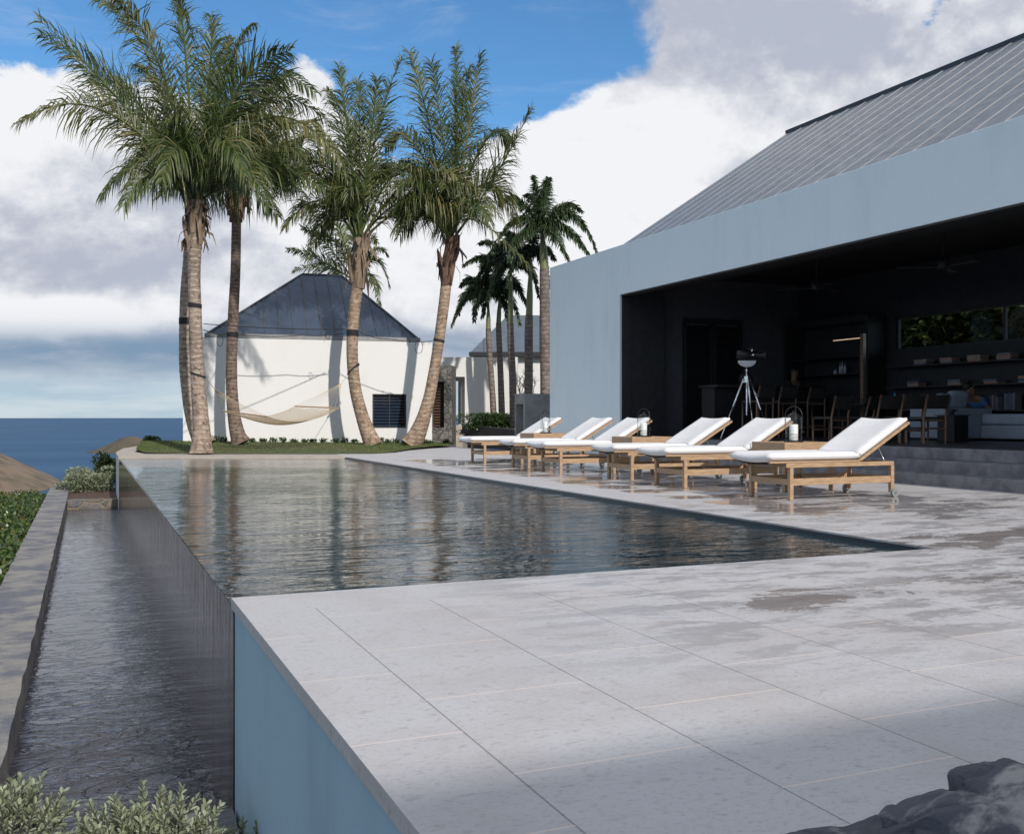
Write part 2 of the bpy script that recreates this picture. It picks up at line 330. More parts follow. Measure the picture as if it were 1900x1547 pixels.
def basin_mat():
    m, t, p, out = base_mat('basin_water_surface'); o = t.obj(); X, Y, Z = t.xyz(o)
    edge = t.noise(t.mapping(o, (1, .8, 1)), 2.2, 4, .6)
    near = t.rng(t.m('ADD', X, t.m('MULTIPLY', t.m('SUBTRACT', edge, .5), .7)), .10, .66)   # rough where the sheet of water falls in
    near2 = t.rng(Y, 10.5, 5.8)
    fine = t.noise(t.mapping(o, (8, 11, 1)), 1, 4, .6, .8)
    calm = t.noise(o, 1.9, 3, .5, 1.6); rad = t.noise(t.mapping(o, (1.1, 3.6, 1), (0, 0, .3)), 1, 4, .55, 2.6)
    wr = t.m('ABSOLUTE', t.m('SUBTRACT', t.noise(t.mapping(o, (1.4, 2.6, 1)), 1, 3, .5, 2.2), .5))
    hh = t.m('ADD', t.m('MULTIPLY', fine, t.m('ADD', t.m('MULTIPLY', near, .55), .03)), t.m('MULTIPLY', calm, .13))
    hh = t.m('ADD', hh, t.m('MULTIPLY', rad, t.m('ADD', .05, t.m('MULTIPLY', near2, .65))))
    hh = t.m('ADD', hh, t.m('MULTIPLY', t.rng(wr, .0, .05, 1, 0), t.m('ADD', .03, t.m('MULTIPLY', near2, .10))))
    t.put(p.inputs['Base Color'], t.mix(near, (.035, .034, .045), (.006, .010, .022)))
    p.inputs['Roughness'].default_value = .03; p.inputs['IOR'].default_value = 1.5
    t.put(p.inputs['Normal'], t.bump(hh, .85, .06))
basin_mat()
def wetwall_mat():
    m, t, p, out = base_mat('wet_pool_wall'); o = t.obj()
    st = t.noise(t.mapping(o, (8, 8, .35)), 1, 5, .6, .4); st2 = t.noise(t.mapping(o, (2.2, 2.2, .12)), 1, 4, .55)
    fine = t.noise(o, 20, 4, .6)
    t.put(p.inputs['Base Color'], t.mix(t.rng(st, .46, .60), (.075, .066, .078), (.008, .008, .012)))
    t.put(p.inputs['Roughness'], t.rng(st2, .3, .7, .04, .12)); p.inputs['IOR'].default_value = 1.45
    t.put(p.inputs['Normal'], t.bump(t.m('ADD', st, t.m('MULTIPLY', fine, .12)), .22, .03))
wetwall_mat()
def sea_mat():
    m, t, p, out = base_mat('sea_surface'); o = t.obj()
    a = t.noise(t.mapping(o, (.0012, .004, 1), (0, 0, TH)), 1, 6, .6); b = t.noise(o, .05, 6, .65)
    t.put(p.inputs['Base Color'], t.mix(t.rng(a, .35, .65), (.020, .068, .145), (.034, .095, .18)))
    p.inputs['Roughness'].default_value = .5; p.inputs['IOR'].default_value = 1.33; p.inputs['Specular IOR Level'].default_value = .06
    t.put(p.inputs['Normal'], t.bump(b, .8, 3))
sea_mat()
def metal_roof(name, c1, c2, rough, metal, bump=.05):
    m, t, p, out = base_mat(name); o = t.obj()
    a = t.noise(t.mapping(o, (1, 1, .6)), 1.1, 6, .6, .5); b = t.noise(o, 5, 5, .6)
    col = t.mix(t.rng(a, .35, .68), c1, c2); col = t.mix(t.rng(b, .45, .7, 0, .15), col, tuple(x * .8 for x in c2))
    t.put(p.inputs['Base Color'], col); p.inputs['Metallic'].default_value = metal
    t.put(p.inputs['Roughness'], t.rng(b, .3, .7, rough - .06, rough + .08))
    t.put(p.inputs['Normal'], t.bump(a, bump, .05))
metal_roof('zinc_roof', (.135, .165, .20), (.115, .14, .17), .42, .35)
metal_roof('zinc_seam', (.40, .38, .36), (.34, .33, .32), .45, .2)
metal_roof('dark_zinc_roof', (.075, .105, .15), (.048, .07, .105), .26, .5, .05)
metal_roof('dark_zinc_seam', (.10, .10, .11), (.06, .07, .08), .4, .4)
mat('ridge_cap', (.02, .04, .06), rough=.4, metal=.4)
def glass(name, tint=(1, 1, 1), rough=0.0):
    m, t, p, out = base_mat(name)
    g = t.n('ShaderNodeBsdfGlossy'); g.inputs['Roughness'].default_value = .02
    tr = t.n('ShaderNodeBsdfTransparent'); tr.inputs[0].default_value = (*tint, 1)
    fz = t.n('ShaderNodeFresnel'); fz.inputs[0].default_value = 1.5
    ms = t.n('ShaderNodeMixShader'); t.put(ms.inputs[0], t.m('MULTIPLY', t.m('MULTIPLY', fz.outputs[0], .12), t.m('SUBTRACT', 1, t.n('ShaderNodeNewGeometry').outputs['Backfacing'])))
    m.node_tree.links.new(tr.outputs[0], ms.inputs[1]); m.node_tree.links.new(g.outputs[0], ms.inputs[2]); m.node_tree.links.new(ms.outputs[0], out.inputs[0])
glass('clear_glass', (.93, .95, .96))
def dome():
    m, t, p, out = base_mat('dome_glass'); g = t.n('ShaderNodeBsdfGlossy'); g.inputs['Roughness'].default_value = .03; tr = t.n('ShaderNodeBsdfTransparent'); tr.inputs[0].default_value = (.94, .96, .97, 1)
    lw_ = t.n('ShaderNodeLayerWeight'); lw_.inputs[0].default_value = .5
    f = t.m('ADD', .04, t.m('MULTIPLY', t.m('POWER', lw_.outputs['Facing'], 4.0), .55)); ms = t.n('ShaderNodeMixShader'); t.put(ms.inputs[0], f)
    m.node_tree.links.new(tr.outputs[0], ms.inputs[1]); m.node_tree.links.new(g.outputs[0], ms.inputs[2]); m.node_tree.links.new(ms.outputs[0], out.inputs[0])
dome()
mat('dark_pane', (.012, .014, .018), rough=.04, spec=.8)

# ------------------------------------------------------------------ mesh builder
class MB:
    def __init__(s): s.v = []; s.f = []
    def add(s, vs, fs):
        o = len(s.v); s.v += [V(p) for p in vs]; s.f += [tuple(i + o for i in f) for f in fs]; return s
    def box(s, x0, x1, y0, y1, z0, z1, M=None):
        vs = [V((x, y, z)) for z in (z0, z1) for y in (y0, y1) for x in (x0, x1)]
        if M is not None: vs = [M @ p for p in vs]
        return s.add(vs, [(0, 2, 3, 1), (4, 5, 7, 6), (0, 1, 5, 4), (2, 6, 7, 3), (0, 4, 6, 2), (1, 3, 7, 5)])
    def bar(s, a, b, w_, h_, up=(0, 0, 1)):
        a, b = V(a), V(b); t = (b - a).normalized(); side = t.cross(V(up))
        if side.length < 1e-4: side = V((1, 0, 0))
        side.normalize(); u = side.cross(t).normalized(); side *= w_ / 2; u *= h_ / 2
        vs = [p + i * side + j * u for p in (a, b) for i, j in ((-1, -1), (1, -1), (1, 1), (-1, 1))]
        return s.add(vs, [(3, 2, 1, 0), (4, 5, 6, 7), (0, 1, 5, 4), (1, 2, 6, 5), (2, 3, 7, 6), (3, 0, 4, 7)])
    def tube(s, pts, rads, n=8, cap=True):
        pts = [V(p) for p in pts]
        if not hasattr(rads, '__len__'): rads = [rads] * len(pts)
        ref = V((0, 0, 1)); t0 = (pts[-1] - pts[0]).normalized()
        if abs(t0.z) > .8: ref = V((1, 0, 0))
        vs = []; fs = []
        for i, p in enumerate(pts):
            t = (pts[min(i + 1, len(pts) - 1)] - pts[max(i - 1, 0)]).normalized()
            a = t.cross(ref).normalized(); b = a.cross(t).normalized()
            for k in range(n):
                an = 2 * math.pi * k / n; vs.append(p + (a * math.cos(an) + b * math.sin(an)) * rads[i])
        for i in range(len(pts) - 1):
            for k in range(n):
                k2 = (k + 1) % n; fs.append((i * n + k, i * n + k2, (i + 1) * n + k2, (i + 1) * n + k))
        if cap: fs.append(tuple(range(n))); fs.append(tuple(reversed(range((len(pts) - 1) * n, len(pts) * n))))
        return s.add(vs, fs)
    def lathe(s, prof, c=(0, 0, 0), n=20):
        c = V(c); vs = []; fs = []
        for r, z in prof:
            for k in range(n):
                an = 2 * math.pi * k / n; vs.append(c + V((r * math.cos(an), r * math.sin(an), z)))
        for i in range(len(prof) - 1):
            for k in range(n):
                k2 = (k + 1) % n; fs.append((i * n + k, i * n + k2, (i + 1) * n + k2, (i + 1) * n + k))
        return s.add(vs, fs)
    def prism(s, poly, z0, z1):
        n = len(poly); g = lambda z, i: z[i] if hasattr(z, '__len__') else z
        vs = [V((p[0], p[1], g(z0, i))) for i, p in enumerate(poly)] + [V((p[0], p[1], g(z1, i))) for i, p in enumerate(poly)]
        return s.add(vs, [tuple(reversed(range(n))), tuple(range(n, 2 * n))] + [(i, (i + 1) % n, n + (i + 1) % n, n + i) for i in range(n)])
    def grid(s, fn, nu, nv):
        vs = [fn(i / nu, j / nv) for j in range(nv + 1) for i in range(nu + 1)]
        return s.add(vs, [(j * (nu + 1) + i, j * (nu + 1) + i + 1, (j + 1) * (nu + 1) + i + 1, (j + 1) * (nu + 1) + i) for j in range(nv) for i in range(nu)])
    def build(s, name, m, parent=None, smooth=False, bevel=0, seg=2, sub=0, solid=0):
        me = bpy.data.meshes.new(name); o = bpy.data.objects.new(name, me); COL.objects.link(o)
        off = V((0, 0, 0))
        if parent is not None:
            o.parent = parent; q = parent
            while q is not None: off += q.location; q = q.parent
        me.from_pydata([tuple(p - off) for p in s.v], [], s.f); me.validate(); me.update()
        me.materials.append(MATS[m])
        if smooth: me.polygons.foreach_set('use_smooth', [True] * len(me.polygons))
        if solid: md = o.modifiers.new('solid', 'SOLIDIFY'); md.thickness = solid
        if bevel:
            md = o.modifiers.new('bevel', 'BEVEL'); md.width = bevel; md.segments = seg; md.limit_method = 'ANGLE'
        if sub: md = o.modifiers.new('sub', 'SUBSURF'); md.levels = sub; md.render_levels = sub
        return o

def tag(o, label=None, cat=None, group=None, kind=None):
    if label: o['label'] = label
    if cat: o['category'] = cat
    if group: o['group'] = group
    if kind: o['kind'] = kind
    return o
def thing(name, loc, label, cat, group=None, rz=0):
    o = bpy.data.objects.new(name, None); COL.objects.link(o); o.location = loc; o.rotation_euler.z = rz; o.empty_display_size = .2
    return tag(o, label, cat, group)
def kids(o): return [c for c in bpy.data.objects if c.parent == o]
def copy_tree(o, parent=None):
    c = o.copy(); COL.objects.link(c)
    if parent: c.parent = parent
    for ch in kids(o): copy_tree(ch, c)
    return c
def struct(o): return tag(o, kind='structure')
rnd = random.uniform

# ================================================================== SETTING
# sea, hills
b = MB(); b.lathe([(0.01, 0), (2000, 0), (60000, 0)], (0, 0, -61), 96); struct(b.build('sea', 'sea_surface'))
def terr(x, y):
    d = max(0, -x - 3.2) ; z = -1.25 - .02 * max(0, -x - 1)
    z -= .62 * max(0, d - 1.0)
    yb = y - 31 - .35 * x
    if y > 44: z -= .5 * (y - 44)
    if yb > 0 and x < 3: z -= .5 * min(yb, 60) * min(1, (3 - x) / 4)
    if -1.6 < x < 16 and -14 < y < 44: z = -2.3
    if x > 30: z -= .2 * (x - 30)
    if y < -12: z -= .1 * (-12 - y)
    return max(z + (.6 * mnoise.noise(V((x * .12, y * .12, 0))) if d > 4 or y > 44 else 0), -70)
b = MB(); b.grid(lambda u, v: V((-130 + 230 * u, -60 + 240 * v, terr(-130 + 230 * u, -60 + 240 * v))), 184, 160); struct(b.build('ground', 'terrain_green', smooth=True))
def hill(name, fn, nu, nv, m): struct(MB().grid(fn, nu, nv).build(name, m, smooth=True))
def headland(u, v):                              # bare brown point falling to the sea on the left
    c = at(-150, 890, 940); cx_, cy_ = c.x, c.y
    a = (u - .5) * 2; bb = (v - .5) * 2
    d = 940 + bb * 240; p = cf((-178 - CX) / F * d + a * 150 * d / 940, d)
    r = math.sqrt((a * 1.0) ** 2 + bb ** 2)
    n_ = mnoise.fractal(V((a * 2.2, bb * 2.2, 3)), 1, 2, 5)
    hh = 62 * max(0, 1 - r ** 1.15) + 7 * n_ * max(0, 1 - r)
    p.z = -61 + hh - (3 if r > 1 else 0); return p
hill('headland', headland, 90, 60, 'dry_hill')
def islet(u, v):
    a = (u - .5) * 2; bb = (v - .5) * 2
    d = 1720 + bb * 90; p = cf((256 - CX) / F * d + a * 92 * d / 1720, d)
    r = math.sqrt(a ** 2 + bb ** 2); n_ = mnoise.fractal(V((a * 2.5, bb * 2.5, 9)), 1, 2, 5)
    prof = .75 * math.exp(-((a + .25) / .45) ** 2) + .62 * math.exp(-((a - .45) / .4) ** 2)
    p.z = -61 + 29 * max(0, 1 - r ** 2.2) * (.35 + .75 * prof) + 3.5 * n_ * max(0, 1 - r) - (3 if r > 1 else 0); return p
mat('islet_rock', (.055, .05, .032), (.10, .08, .05), rough=.95, scale=.03, detail=10, bump=.5, bscale=.2, bdist=2)
hill('islet', islet, 70, 40, 'islet_rock')

# deck
XL, XR, YN = .72, 5.70, 5.41
fl, frr = gr(224, 847.2), gr(642, 847.6)          # far corners of the pool
XR = 5.70
b = MB()
b.box(XL - .015, 13.0, -3, YN, -.055, 0)
b.prism([(XR, YN), (10.9, YN), (10.9, 34), (10.0, 40), (5.0, 40), (3.3, 33.6), (frr.x + .25, frr.y + 1.9), (frr.x, frr.y)], -.055, 0)
deck = struct(b.build('deck', 'deck_paving'))
# pool shell: far and right inner faces, dark
b = MB(); b.box(XR + .012, XR + .3, YN + .0, frr.y - .1, -1.2, -.056); b.box(XL + .3, XR + .3, YN - .3, YN - .012, -1.2, -.056)
struct(b.build('pool_shell', 'concrete_dark'))
mat('navy_tile', (.012, .018, .035), rough=.25)
b = MB(); b.box(XR - .008, XR - .0005, YN, frr.y - .0, -.12, -.014); struct(b.build('waterline_tile', 'navy_tile'))
# pool water: one sheet, flush with the infinity edge
b = MB(); b.add([(XL - .006, YN - .02, -.045), (XR + .02, YN - .02, -.045), (frr.x + .02, frr.y + .02, -.045), (fl.x - .006, fl.y + .02, -.045)], [(0, 1, 2, 3)])
struct(b.build('pool_water', 'pool_water_surface'))
# far coping and the curved path edge behind the lawn
def strip(inner, outer, z0, z1, b):
    for i in range(len(inner) - 1): b.prism([inner[i], inner[i + 1], outer[i + 1], outer[i]], z0, z1)
cin = [(frr.x, frr.y), (fl.x, fl.y)]
b = MB()
lp = [gr(642, 842.4), gr(500, 842.2), gr(360, 842.2), gr(270, 841.8), gr(251, 838), gr(256, 832), gr(284, 828), gr(330, 823.6)]

lo = [gr(642, 847.6), gr(500, 847.4), gr(360, 847.3), gr(219.5, 847.0), gr(214.5, 839), gr(228, 831.5), gr(262, 826.3), gr(326, 821.0)]
strip([(p.x, p.y) for p in lp], [(p.x, p.y) for p in lo], -.07, -.002, b)
struct(b.build('path', 'coping_stone', bevel=.006))
# infinity wall (dark, wet)
b = MB(); b.prism([(XL - .004, YN + .003), (XL + .22, YN + .003), (XL + .22, fl.y - .03), (XL - .004, fl.y - .03)], -1.6, -.05)
iw = tag(b.build('infinity_wall', 'wet_pool_wall'), 'dark wet pool wall with water sheeting down into the lower basin', 'pool wall')
# white retaining wall under the near deck
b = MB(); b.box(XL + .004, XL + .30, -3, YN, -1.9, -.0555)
tag(b.build('retaining_wall', 'retaining_shade_render'), 'white rendered wall in shade under the near edge of the deck', 'wall')
# retaining wall of the lawn terrace
b = MB()
lo2 = [(p.x, p.y) for p in lo[3:]]
ins = [(p[0] + .25, p[1] + .1) for p in lo2]; ins[0] = (lo2[0][0] + .3, lo2[0][1] + .02)
strip([(p[0] + .012, p[1] + .012) for p in lo2], ins, -3.5, -.072, b)
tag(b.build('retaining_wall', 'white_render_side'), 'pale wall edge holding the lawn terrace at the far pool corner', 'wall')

# basin: water, outer stone wall, end walls
BX0, BX1, BZ = -.95, -.45, -1.3
b = MB(); b.add([(BX1 - .02, 5.4, BZ), (XL + .05, 5.4, BZ), (XL + .05, 26.6, BZ), (BX1 - .02, 26.6, BZ)], [(0, 1, 2, 3)]); struct(b.build('basin_water', 'basin_water_surface'))
b = MB(); b.box(BX1 - .1, XL + .1, 5.0, 27, -1.75, -1.7); struct(b.build('basin_floor', 'concrete_dark'))
def rough_slab(b, x0, x1, y0, y1, z0, z1, nx, ny, amp):
    def top(u, v):
        x = x0 + (x1 - x0) * u; y = y0 + (y1 - y0) * v
        ex = amp * 1.2 * mnoise.noise(V((0, y * 2.3, 5))) * (1 if u in (0, 1) else 0)
        return V((x + ex, y, z1 + amp * mnoise.fractal(V((x * 3, y * 3, 2)), 1, 2, 4)))
    o = len(b.v); b.grid(top, nx, ny); W = nx + 1
    ring = [i for i in range(W)] + [j * W + nx for j in range(1, ny + 1)] + [ny * W + i for i in range(nx - 1, -1, -1)] + [j * W for j in range(ny - 1, 0, -1)]
    o2 = len(b.v); b.v += [V((b.v[o + i].x, b.v[o + i].y, z0)) for i in ring]
    for k in range(len(ring)):
        k2 = (k + 1) % len(ring); b.f.append((o + ring[k], o2 + k, o2 + k2, o + ring[k2]))
b = MB(); rough_slab(b, BX0, BX1, 3.6, 31, -2.6, -1.05, 6, 150, .014)
tag(b.build('stone_wall', 'stone_top', smooth=False), 'long low grey stone wall along the outer side of the lower basin', 'stone wall')
b = MB(); rough_slab(b, BX1 + .01, XL - .01, 26.5, 26.95, -2, -1.09, 12, 5, .02)
tag(b.build('stone_wall', 'stone_basin'), 'short dark stone end wall below the silvery shrub', 'stone wall')
b = MB(); rough_slab(b, BX1 + .01, XL - .02, 5.02, 5.38, -2, -1.10, 12, 5, .02)
tag(b.build('stone_wall', 'stone_top'), 'low pale stone edge of the basin behind the foreground shrubs', 'stone wall')
# planting soil in front of and behind the basin
b = MB(); b.grid(lambda u, v: V((-3.2 + 3.9 * u, 1.5 + 3.5 * v, -1.17 + .05 * mnoise.noise(V((u * 9, v * 9, 1))))), 20, 16); struct(b.build('soil', 'soil', smooth=True))
b = MB(); b.grid(lambda u, v: V((-.45 + 1.5 * u, 26.9 + 4 * v, -1.12 + .05 * mnoise.noise(V((u * 9, v * 9, 4))))), 10, 10); struct(b.build('planting_bed', 'soil', smooth=True))

# lawn
def lawn_z(xr, d):
    u = CX + F * xr / d; k = max(0, min(1, (d - 25.4) / 5.5)); sl = .20 - .13 * max(0, min(1, (u - 340) / 460))
    return .004 + sl * k
lawn_front = [(252, 838), (270, 841.2), (330, 842.0), (420, 842.2), (560, 842.3), (690, 842), (735, 839.5), (760, 835.5), (800, 832), (835, 830)]
def lawn_pt(u, v):
    i = min(int(u * (len(lawn_front) - 1)), len(lawn_front) - 2); f = u * (len(lawn_front) - 1) - i
    fx_ = lawn_front[i][0] + (lawn_front[i + 1][0] - lawn_front[i][0]) * f; fy2 = lawn_front[i][1] + (lawn_front[i + 1][1] - lawn_front[i][1]) * f
    d0 = F * H / (fy2 - CY); d1 = max(d0 + .3, 31.0 + 2.6 * u)
    ub = 262 + (845 - 262) * u
    d = d0 + (d1 - d0) * v; px = fx_ + (ub - fx_) * v; xr = (px - CX) / F * d
    return cf(xr, d, lawn_z(xr, d))
b = MB(); b.grid(lawn_pt, 60, 14); struct(b.build('lawn_soil', 'terrain_green', smooth=True))
b = MB()
for i in range(26000):
    p = lawn_pt(random.random(), random.random() ** .9); a = rnd(0, 6.28); hgt = rnd(.018, .05); wd = rnd(.004, .010)
    dx, dy = math.cos(a) * wd, math.sin(a) * wd
    b.add([p + V((-dx, -dy, -.004)), p + V((dx, dy, -.004)), p + V((rnd(-.02, .02), rnd(-.02, .02), hgt))], [(0, 1, 2)])
tag(b.build('grass', 'grass_blade'), kind='stuff')

# ================================================================== PAVILION
FL, FR = V((-10.25, 30.76)), V((-2.67, 33.0)); wd_ = (FR - FL).normalized(); nb_ = V((-wd_.y, wd_.x)); PLEN = (FR - FL).length
def pv(s, t, z):                                  # along the front, back from it, up
    q = FL + wd_ * s + nb_ * t; return cf(q.x, q.y, z)
PZ = 3.45
pav = thing('pavilion', pv(PLEN / 2, 3, 0), 'small white pavilion with dark hipped metal roof behind the coconut palms', 'pavilion')
def pbox(b, s0, s1, t0, t1, z0, z1):
    vs = [pv(s, t, z) for z in (z0, z1) for t in (t0, t1) for s in (s0, s1)]
    b.add(vs, [(0, 1, 3, 2), (4, 6, 7, 5), (0, 4, 5, 1), (2, 3, 7, 6), (0, 2, 6, 4), (1, 5, 7, 3)])
def s_at(u):                                      # where a bearing meets the front wall
    k = (u - CX) / F; return (k * FL.y - FL.x) / (wd_.x - k * wd_.y)
def d_at(s): return FL.y + wd_.y * s
WS0, WS1 = s_at(691), s_at(754); wdm = d_at((WS0 + WS1) / 2)
WZ1, WZ0 = H + (CY - 731) / F * wdm, H - (794 - CY) / F * wdm
b = MB(); T = .3
pbox(b, 0, WS0, 0, T, -.4, PZ); pbox(b, WS1, PLEN, 0, T, -.4, PZ); pbox(b, WS0, WS1, 0, T, -.4, WZ0); pbox(b, WS0, WS1, 0, T, WZ1, PZ)
pbox(b, 0, T, T, 6.2, -.4, PZ); pbox(b, PLEN - T, PLEN, T, 6.2, -.4, PZ); pbox(b, T, PLEN - T, 5.9, 6.2, -.4, PZ); pbox(b, T, PLEN - T, T, 5.9, PZ - .5, PZ - .3)
b.build('wall', 'white_render', pav)
wf = MB(); fw = .05
pbox(wf, WS0, WS1, .05, .11, WZ0, WZ0 + fw); pbox(wf, WS0, WS1, .05, .11, WZ1 - fw, WZ1); pbox(wf, WS0, WS0 + fw, .05, .11, WZ0 + fw, WZ1 - fw); pbox(wf, WS1 - fw, WS1, .05, .11, WZ0 + fw, WZ1 - fw)
pbox(wf, (WS0 + WS1) / 2 - .015, (WS0 + WS1) / 2 + .015, .05, .11, WZ0 + fw, WZ1 - fw)
win = wf.build('window', 'dark_trim', pav)
lv = MB(); nl = 10
for i in range(nl):
    z = WZ0 + fw + (WZ1 - WZ0 - 2 * fw) * i / nl; z2 = z + (WZ1 - WZ0 - 2 * fw) / nl - .006
    for a, c in ((WS0 + fw, (WS0 + WS1) / 2 - .015), ((WS0 + WS1) / 2 + .015, WS1 - fw)):
        lv.add([pv(a, .07, z), pv(c, .07, z), pv(c, .115, z2), pv(a, .115, z2), pv(a, .075, z), pv(c, .075, z), pv(c, .12, z2), pv(a, .12, z2)], [(0, 1, 2, 3), (7, 6, 5, 4), (0, 4, 5, 1), (2, 6, 7, 3)])
lv.build('louvre', 'dark_pane', win)
# roof
RS0, RS1, EZ = s_at(383), s_at(777), PZ + .11
rt0, rt1 = .12, 6.0
rs0, rs1, rtm = s_at(563) - .55, s_at(632) - .35, 3.2
qd = FL.y + wd_.y * (rs0 + rs1) / 2 + nb_.y * rtm
RZ = H + (CY - 509) / F * qd
def s_at_t(u, t):
    k = (u - CX) / F; bx = FL.x + nb_.x * t; by = FL.y + nb_.y * t
    return (k * by - bx) / (wd_.x - k * wd_.y)
rs0, rs1 = s_at_t(561, rtm), s_at_t(634, rtm)
E = [pv(RS0, rt0, EZ), pv(RS1, rt0, EZ), pv(RS1, rt1, EZ), pv(RS0, rt1, EZ)]; RG = [pv(rs0, rtm, RZ), pv(rs1, rtm, RZ)]
b = MB(); b.add(E + RG, [(0, 1, 5, 4), (1, 2, 5), (2, 3, 4, 5), (3, 0, 4)])
roof = b.build('roof', 'dark_zinc_roof', pav)
b = MB()
up = V((0, 0, .012))
for i in range(1, 15):
    s = RS0 + (RS1 - RS0) * i / 15
    if s < rs0: f = (s - RS0) / (rs0 - RS0)
    elif s > rs1: f = (RS1 - s) / (RS1 - rs1)
    else: f = 1
    f = max(f - .01, .02)
    q = pv(s, rt0 + (rtm - rt0) * f, EZ + (RZ - EZ) * f); b.bar(pv(s, rt0, EZ) + up, q + up, .03, .035)
for a, c in ((E[0], RG[0]), (E[1], RG[1]), (RG[0], RG[1])): b.bar(a + up, c + up, .06, .06)
b.build('seam', 'dark_zinc_seam', roof)
b = MB(); pbox(b, RS0 - .06, RS1 + .06, .0, .117, PZ + .01, EZ + .03); b.build('gutter', 'concrete_grey', pav)
b = MB(); pbox(b, RS0 - .02, RS1 + .02, .03, 6.1, PZ + .001, PZ + .05); b.build('eave_board', 'dark_trim', pav)

# ================================================================== STONE GATE, COURTYARD WALL, REAR HOUSE
g0 = at(802, 823, 34.2); gate = thing('stone_gateway', g0, 'dark rubble stone pier with slatted wooden shutter beside the pavilion', 'gateway')
def cbox(b, u0, u1, d0, d1, z0, z1):              # box facing the viewpoint
    x0, x1 = (u0 - CX) / F * d0, (u1 - CX) / F * d0
    q = [cf(x0, d0), cf(x1, d0), cf(x1 + (d1 - d0) * .12, d1), cf(x0 + (d1 - d0) * .12, d1)]
    b.prism([(p.x, p.y) for p in q], z0, z1)
zt = lambda v, d: H + (CY - v) / F * d
b = MB(); D0 = 34.2
cbox(b, 796, 801.5, D0, D0 + .8, -.2, zt(678, D0)); cbox(b, 824, 838.5, D0, D0 + .8, -.2, zt(678, D0)); cbox(b, 801.5, 824, D0, D0 + .8, -.2, zt(793, D0)); cbox(b, 801.5, 824, D0, D0 + .8, zt(708, D0), zt(678, D0))
b.build('pier', 'stone_gate', gate)
b = MB(); cbox(b, 801.6, 823.9, D0 + .5, D0 + .55, zt(793, D0), zt(708, D0)); sh = b.build('shutter', 'charcoal_deep', gate)
b = MB()
for i in range(15):
    z = zt(791 - i * 5.3, D0); cbox(b, 802, 819, D0 + .3, D0 + .36, z, z + .05)
b.build('slat', 'teak_dark', sh)
# courtyard wall with doorway
DW = 39.0
cy = thing('courtyard_wall', at(862, 787, DW), 'white courtyard wall with a tall open doorway between stone pier and royal palms', 'wall')
b = MB(); tw = zt(662.5, DW)
cbox(b, 800, 838, DW, DW + .3, -.3, tw); cbox(b, 862.5, 960, DW, DW + .3, -.3, tw); cbox(b, 838, 862.5, DW, DW + .3, zt(699, DW), tw)
b.build('wall', 'white_render', cy)
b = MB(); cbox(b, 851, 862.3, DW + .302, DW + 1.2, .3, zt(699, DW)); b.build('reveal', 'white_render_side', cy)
b = MB(); cbox(b, 850, 854.6, DW + .02, DW + .1, zt(787, DW), zt(707, DW)); cbox(b, 838, 862.4, DW + .02, DW + .1, zt(707, DW), zt(699.3, DW)); b.build('door_frame', 'dark_trim', cy)
# rear house
DR = 46.0
rh = thing('rear_house', at(960, 780, DR + 3), 'white house with pale grey hipped roof far behind the royal palms', 'house')
b = MB(); cbox(b, 905, 1100, DR, DR + 5, -.3, zt(661, DR)); b.build('wall', 'white_render', rh)
ez, rz_ = zt(655, DR), zt(585, DR + 3)
def cp(u, d, z): return cf((u - CX) / F * d, d, z)
b = MB(); b.add([cp(872, DR - .3, ez), cp(1120, DR - .3, ez), cp(1120, DR + 6, ez), cp(872, DR + 6, ez), cp(942, DR + 3, rz_), cp(1080, DR + 3, rz_)], [(0, 1, 5, 4), (1, 2, 5), (2, 3, 4, 5), (3, 0, 4)])
rr = b.build('roof', 'zinc_roof', rh)
b = MB()
for i in range(1, 9):
    u = 872 + 26 * i; f = min(1, (u - 872) / 70.)
    b.bar(cp(u, DR - .3, ez + .02), cp(u + (942 - u) * 0 , DR - .3 + 3.3 * f, ez + .02 + (rz_ - ez) * f), .03, .04)
b.build('seam', 'dark_zinc_seam', rr)
b = MB(); cbox(b, 870, 1100, DR - .42, DR - .31, zt(661.5, DR), zt(654, DR)); b.build('gutter', 'dark_trim', rh)
# planter with raking dark wall
pw = [gr(858, 806, .15), gr(957, 808, .15)]
pl = thing('planter', at(910, 800, 36), 'dark low planter wall with raking top below the royal palms', 'planter')
b = MB(); a0, a1 = at(857, 787, 37.2), at(960, 798, 34.6); dd = (a1 - a0); nn = V((-dd.y, dd.x, 0)).normalized() * .25
q = [a0, a1, a1 + nn, a0 + nn]; b.prism([(p.x, p.y) for p in q], -.2, [a0.z, a1.z, a1.z, a0.z]); b.build('wall', 'concrete_dark', pl)
b = MB(); nn2 = nn * 14; q = [a0 + nn * 1.02, a1 + nn * 1.02, a1 + nn2, a0 + nn2]; b.prism([(p.x, p.y) for p in q], -.2, a1.z - .05); b.build('soil_fill', 'soil', pl)
# path steps up to the doorway
b = MB()
for i, (u0, u1, v, d) in enumerate([(836, 858, 815, 35.6), (838, 858, 806, 36.4), (839, 860, 797, 37.3), (840, 862, 789, 38.2)]):
    z = H - (v - CY) / F * d; cbox(b, u0, u1, d, d + 1.1, -.2, z)
struct(b.build('garden_steps', 'coping_stone', bevel=.01))

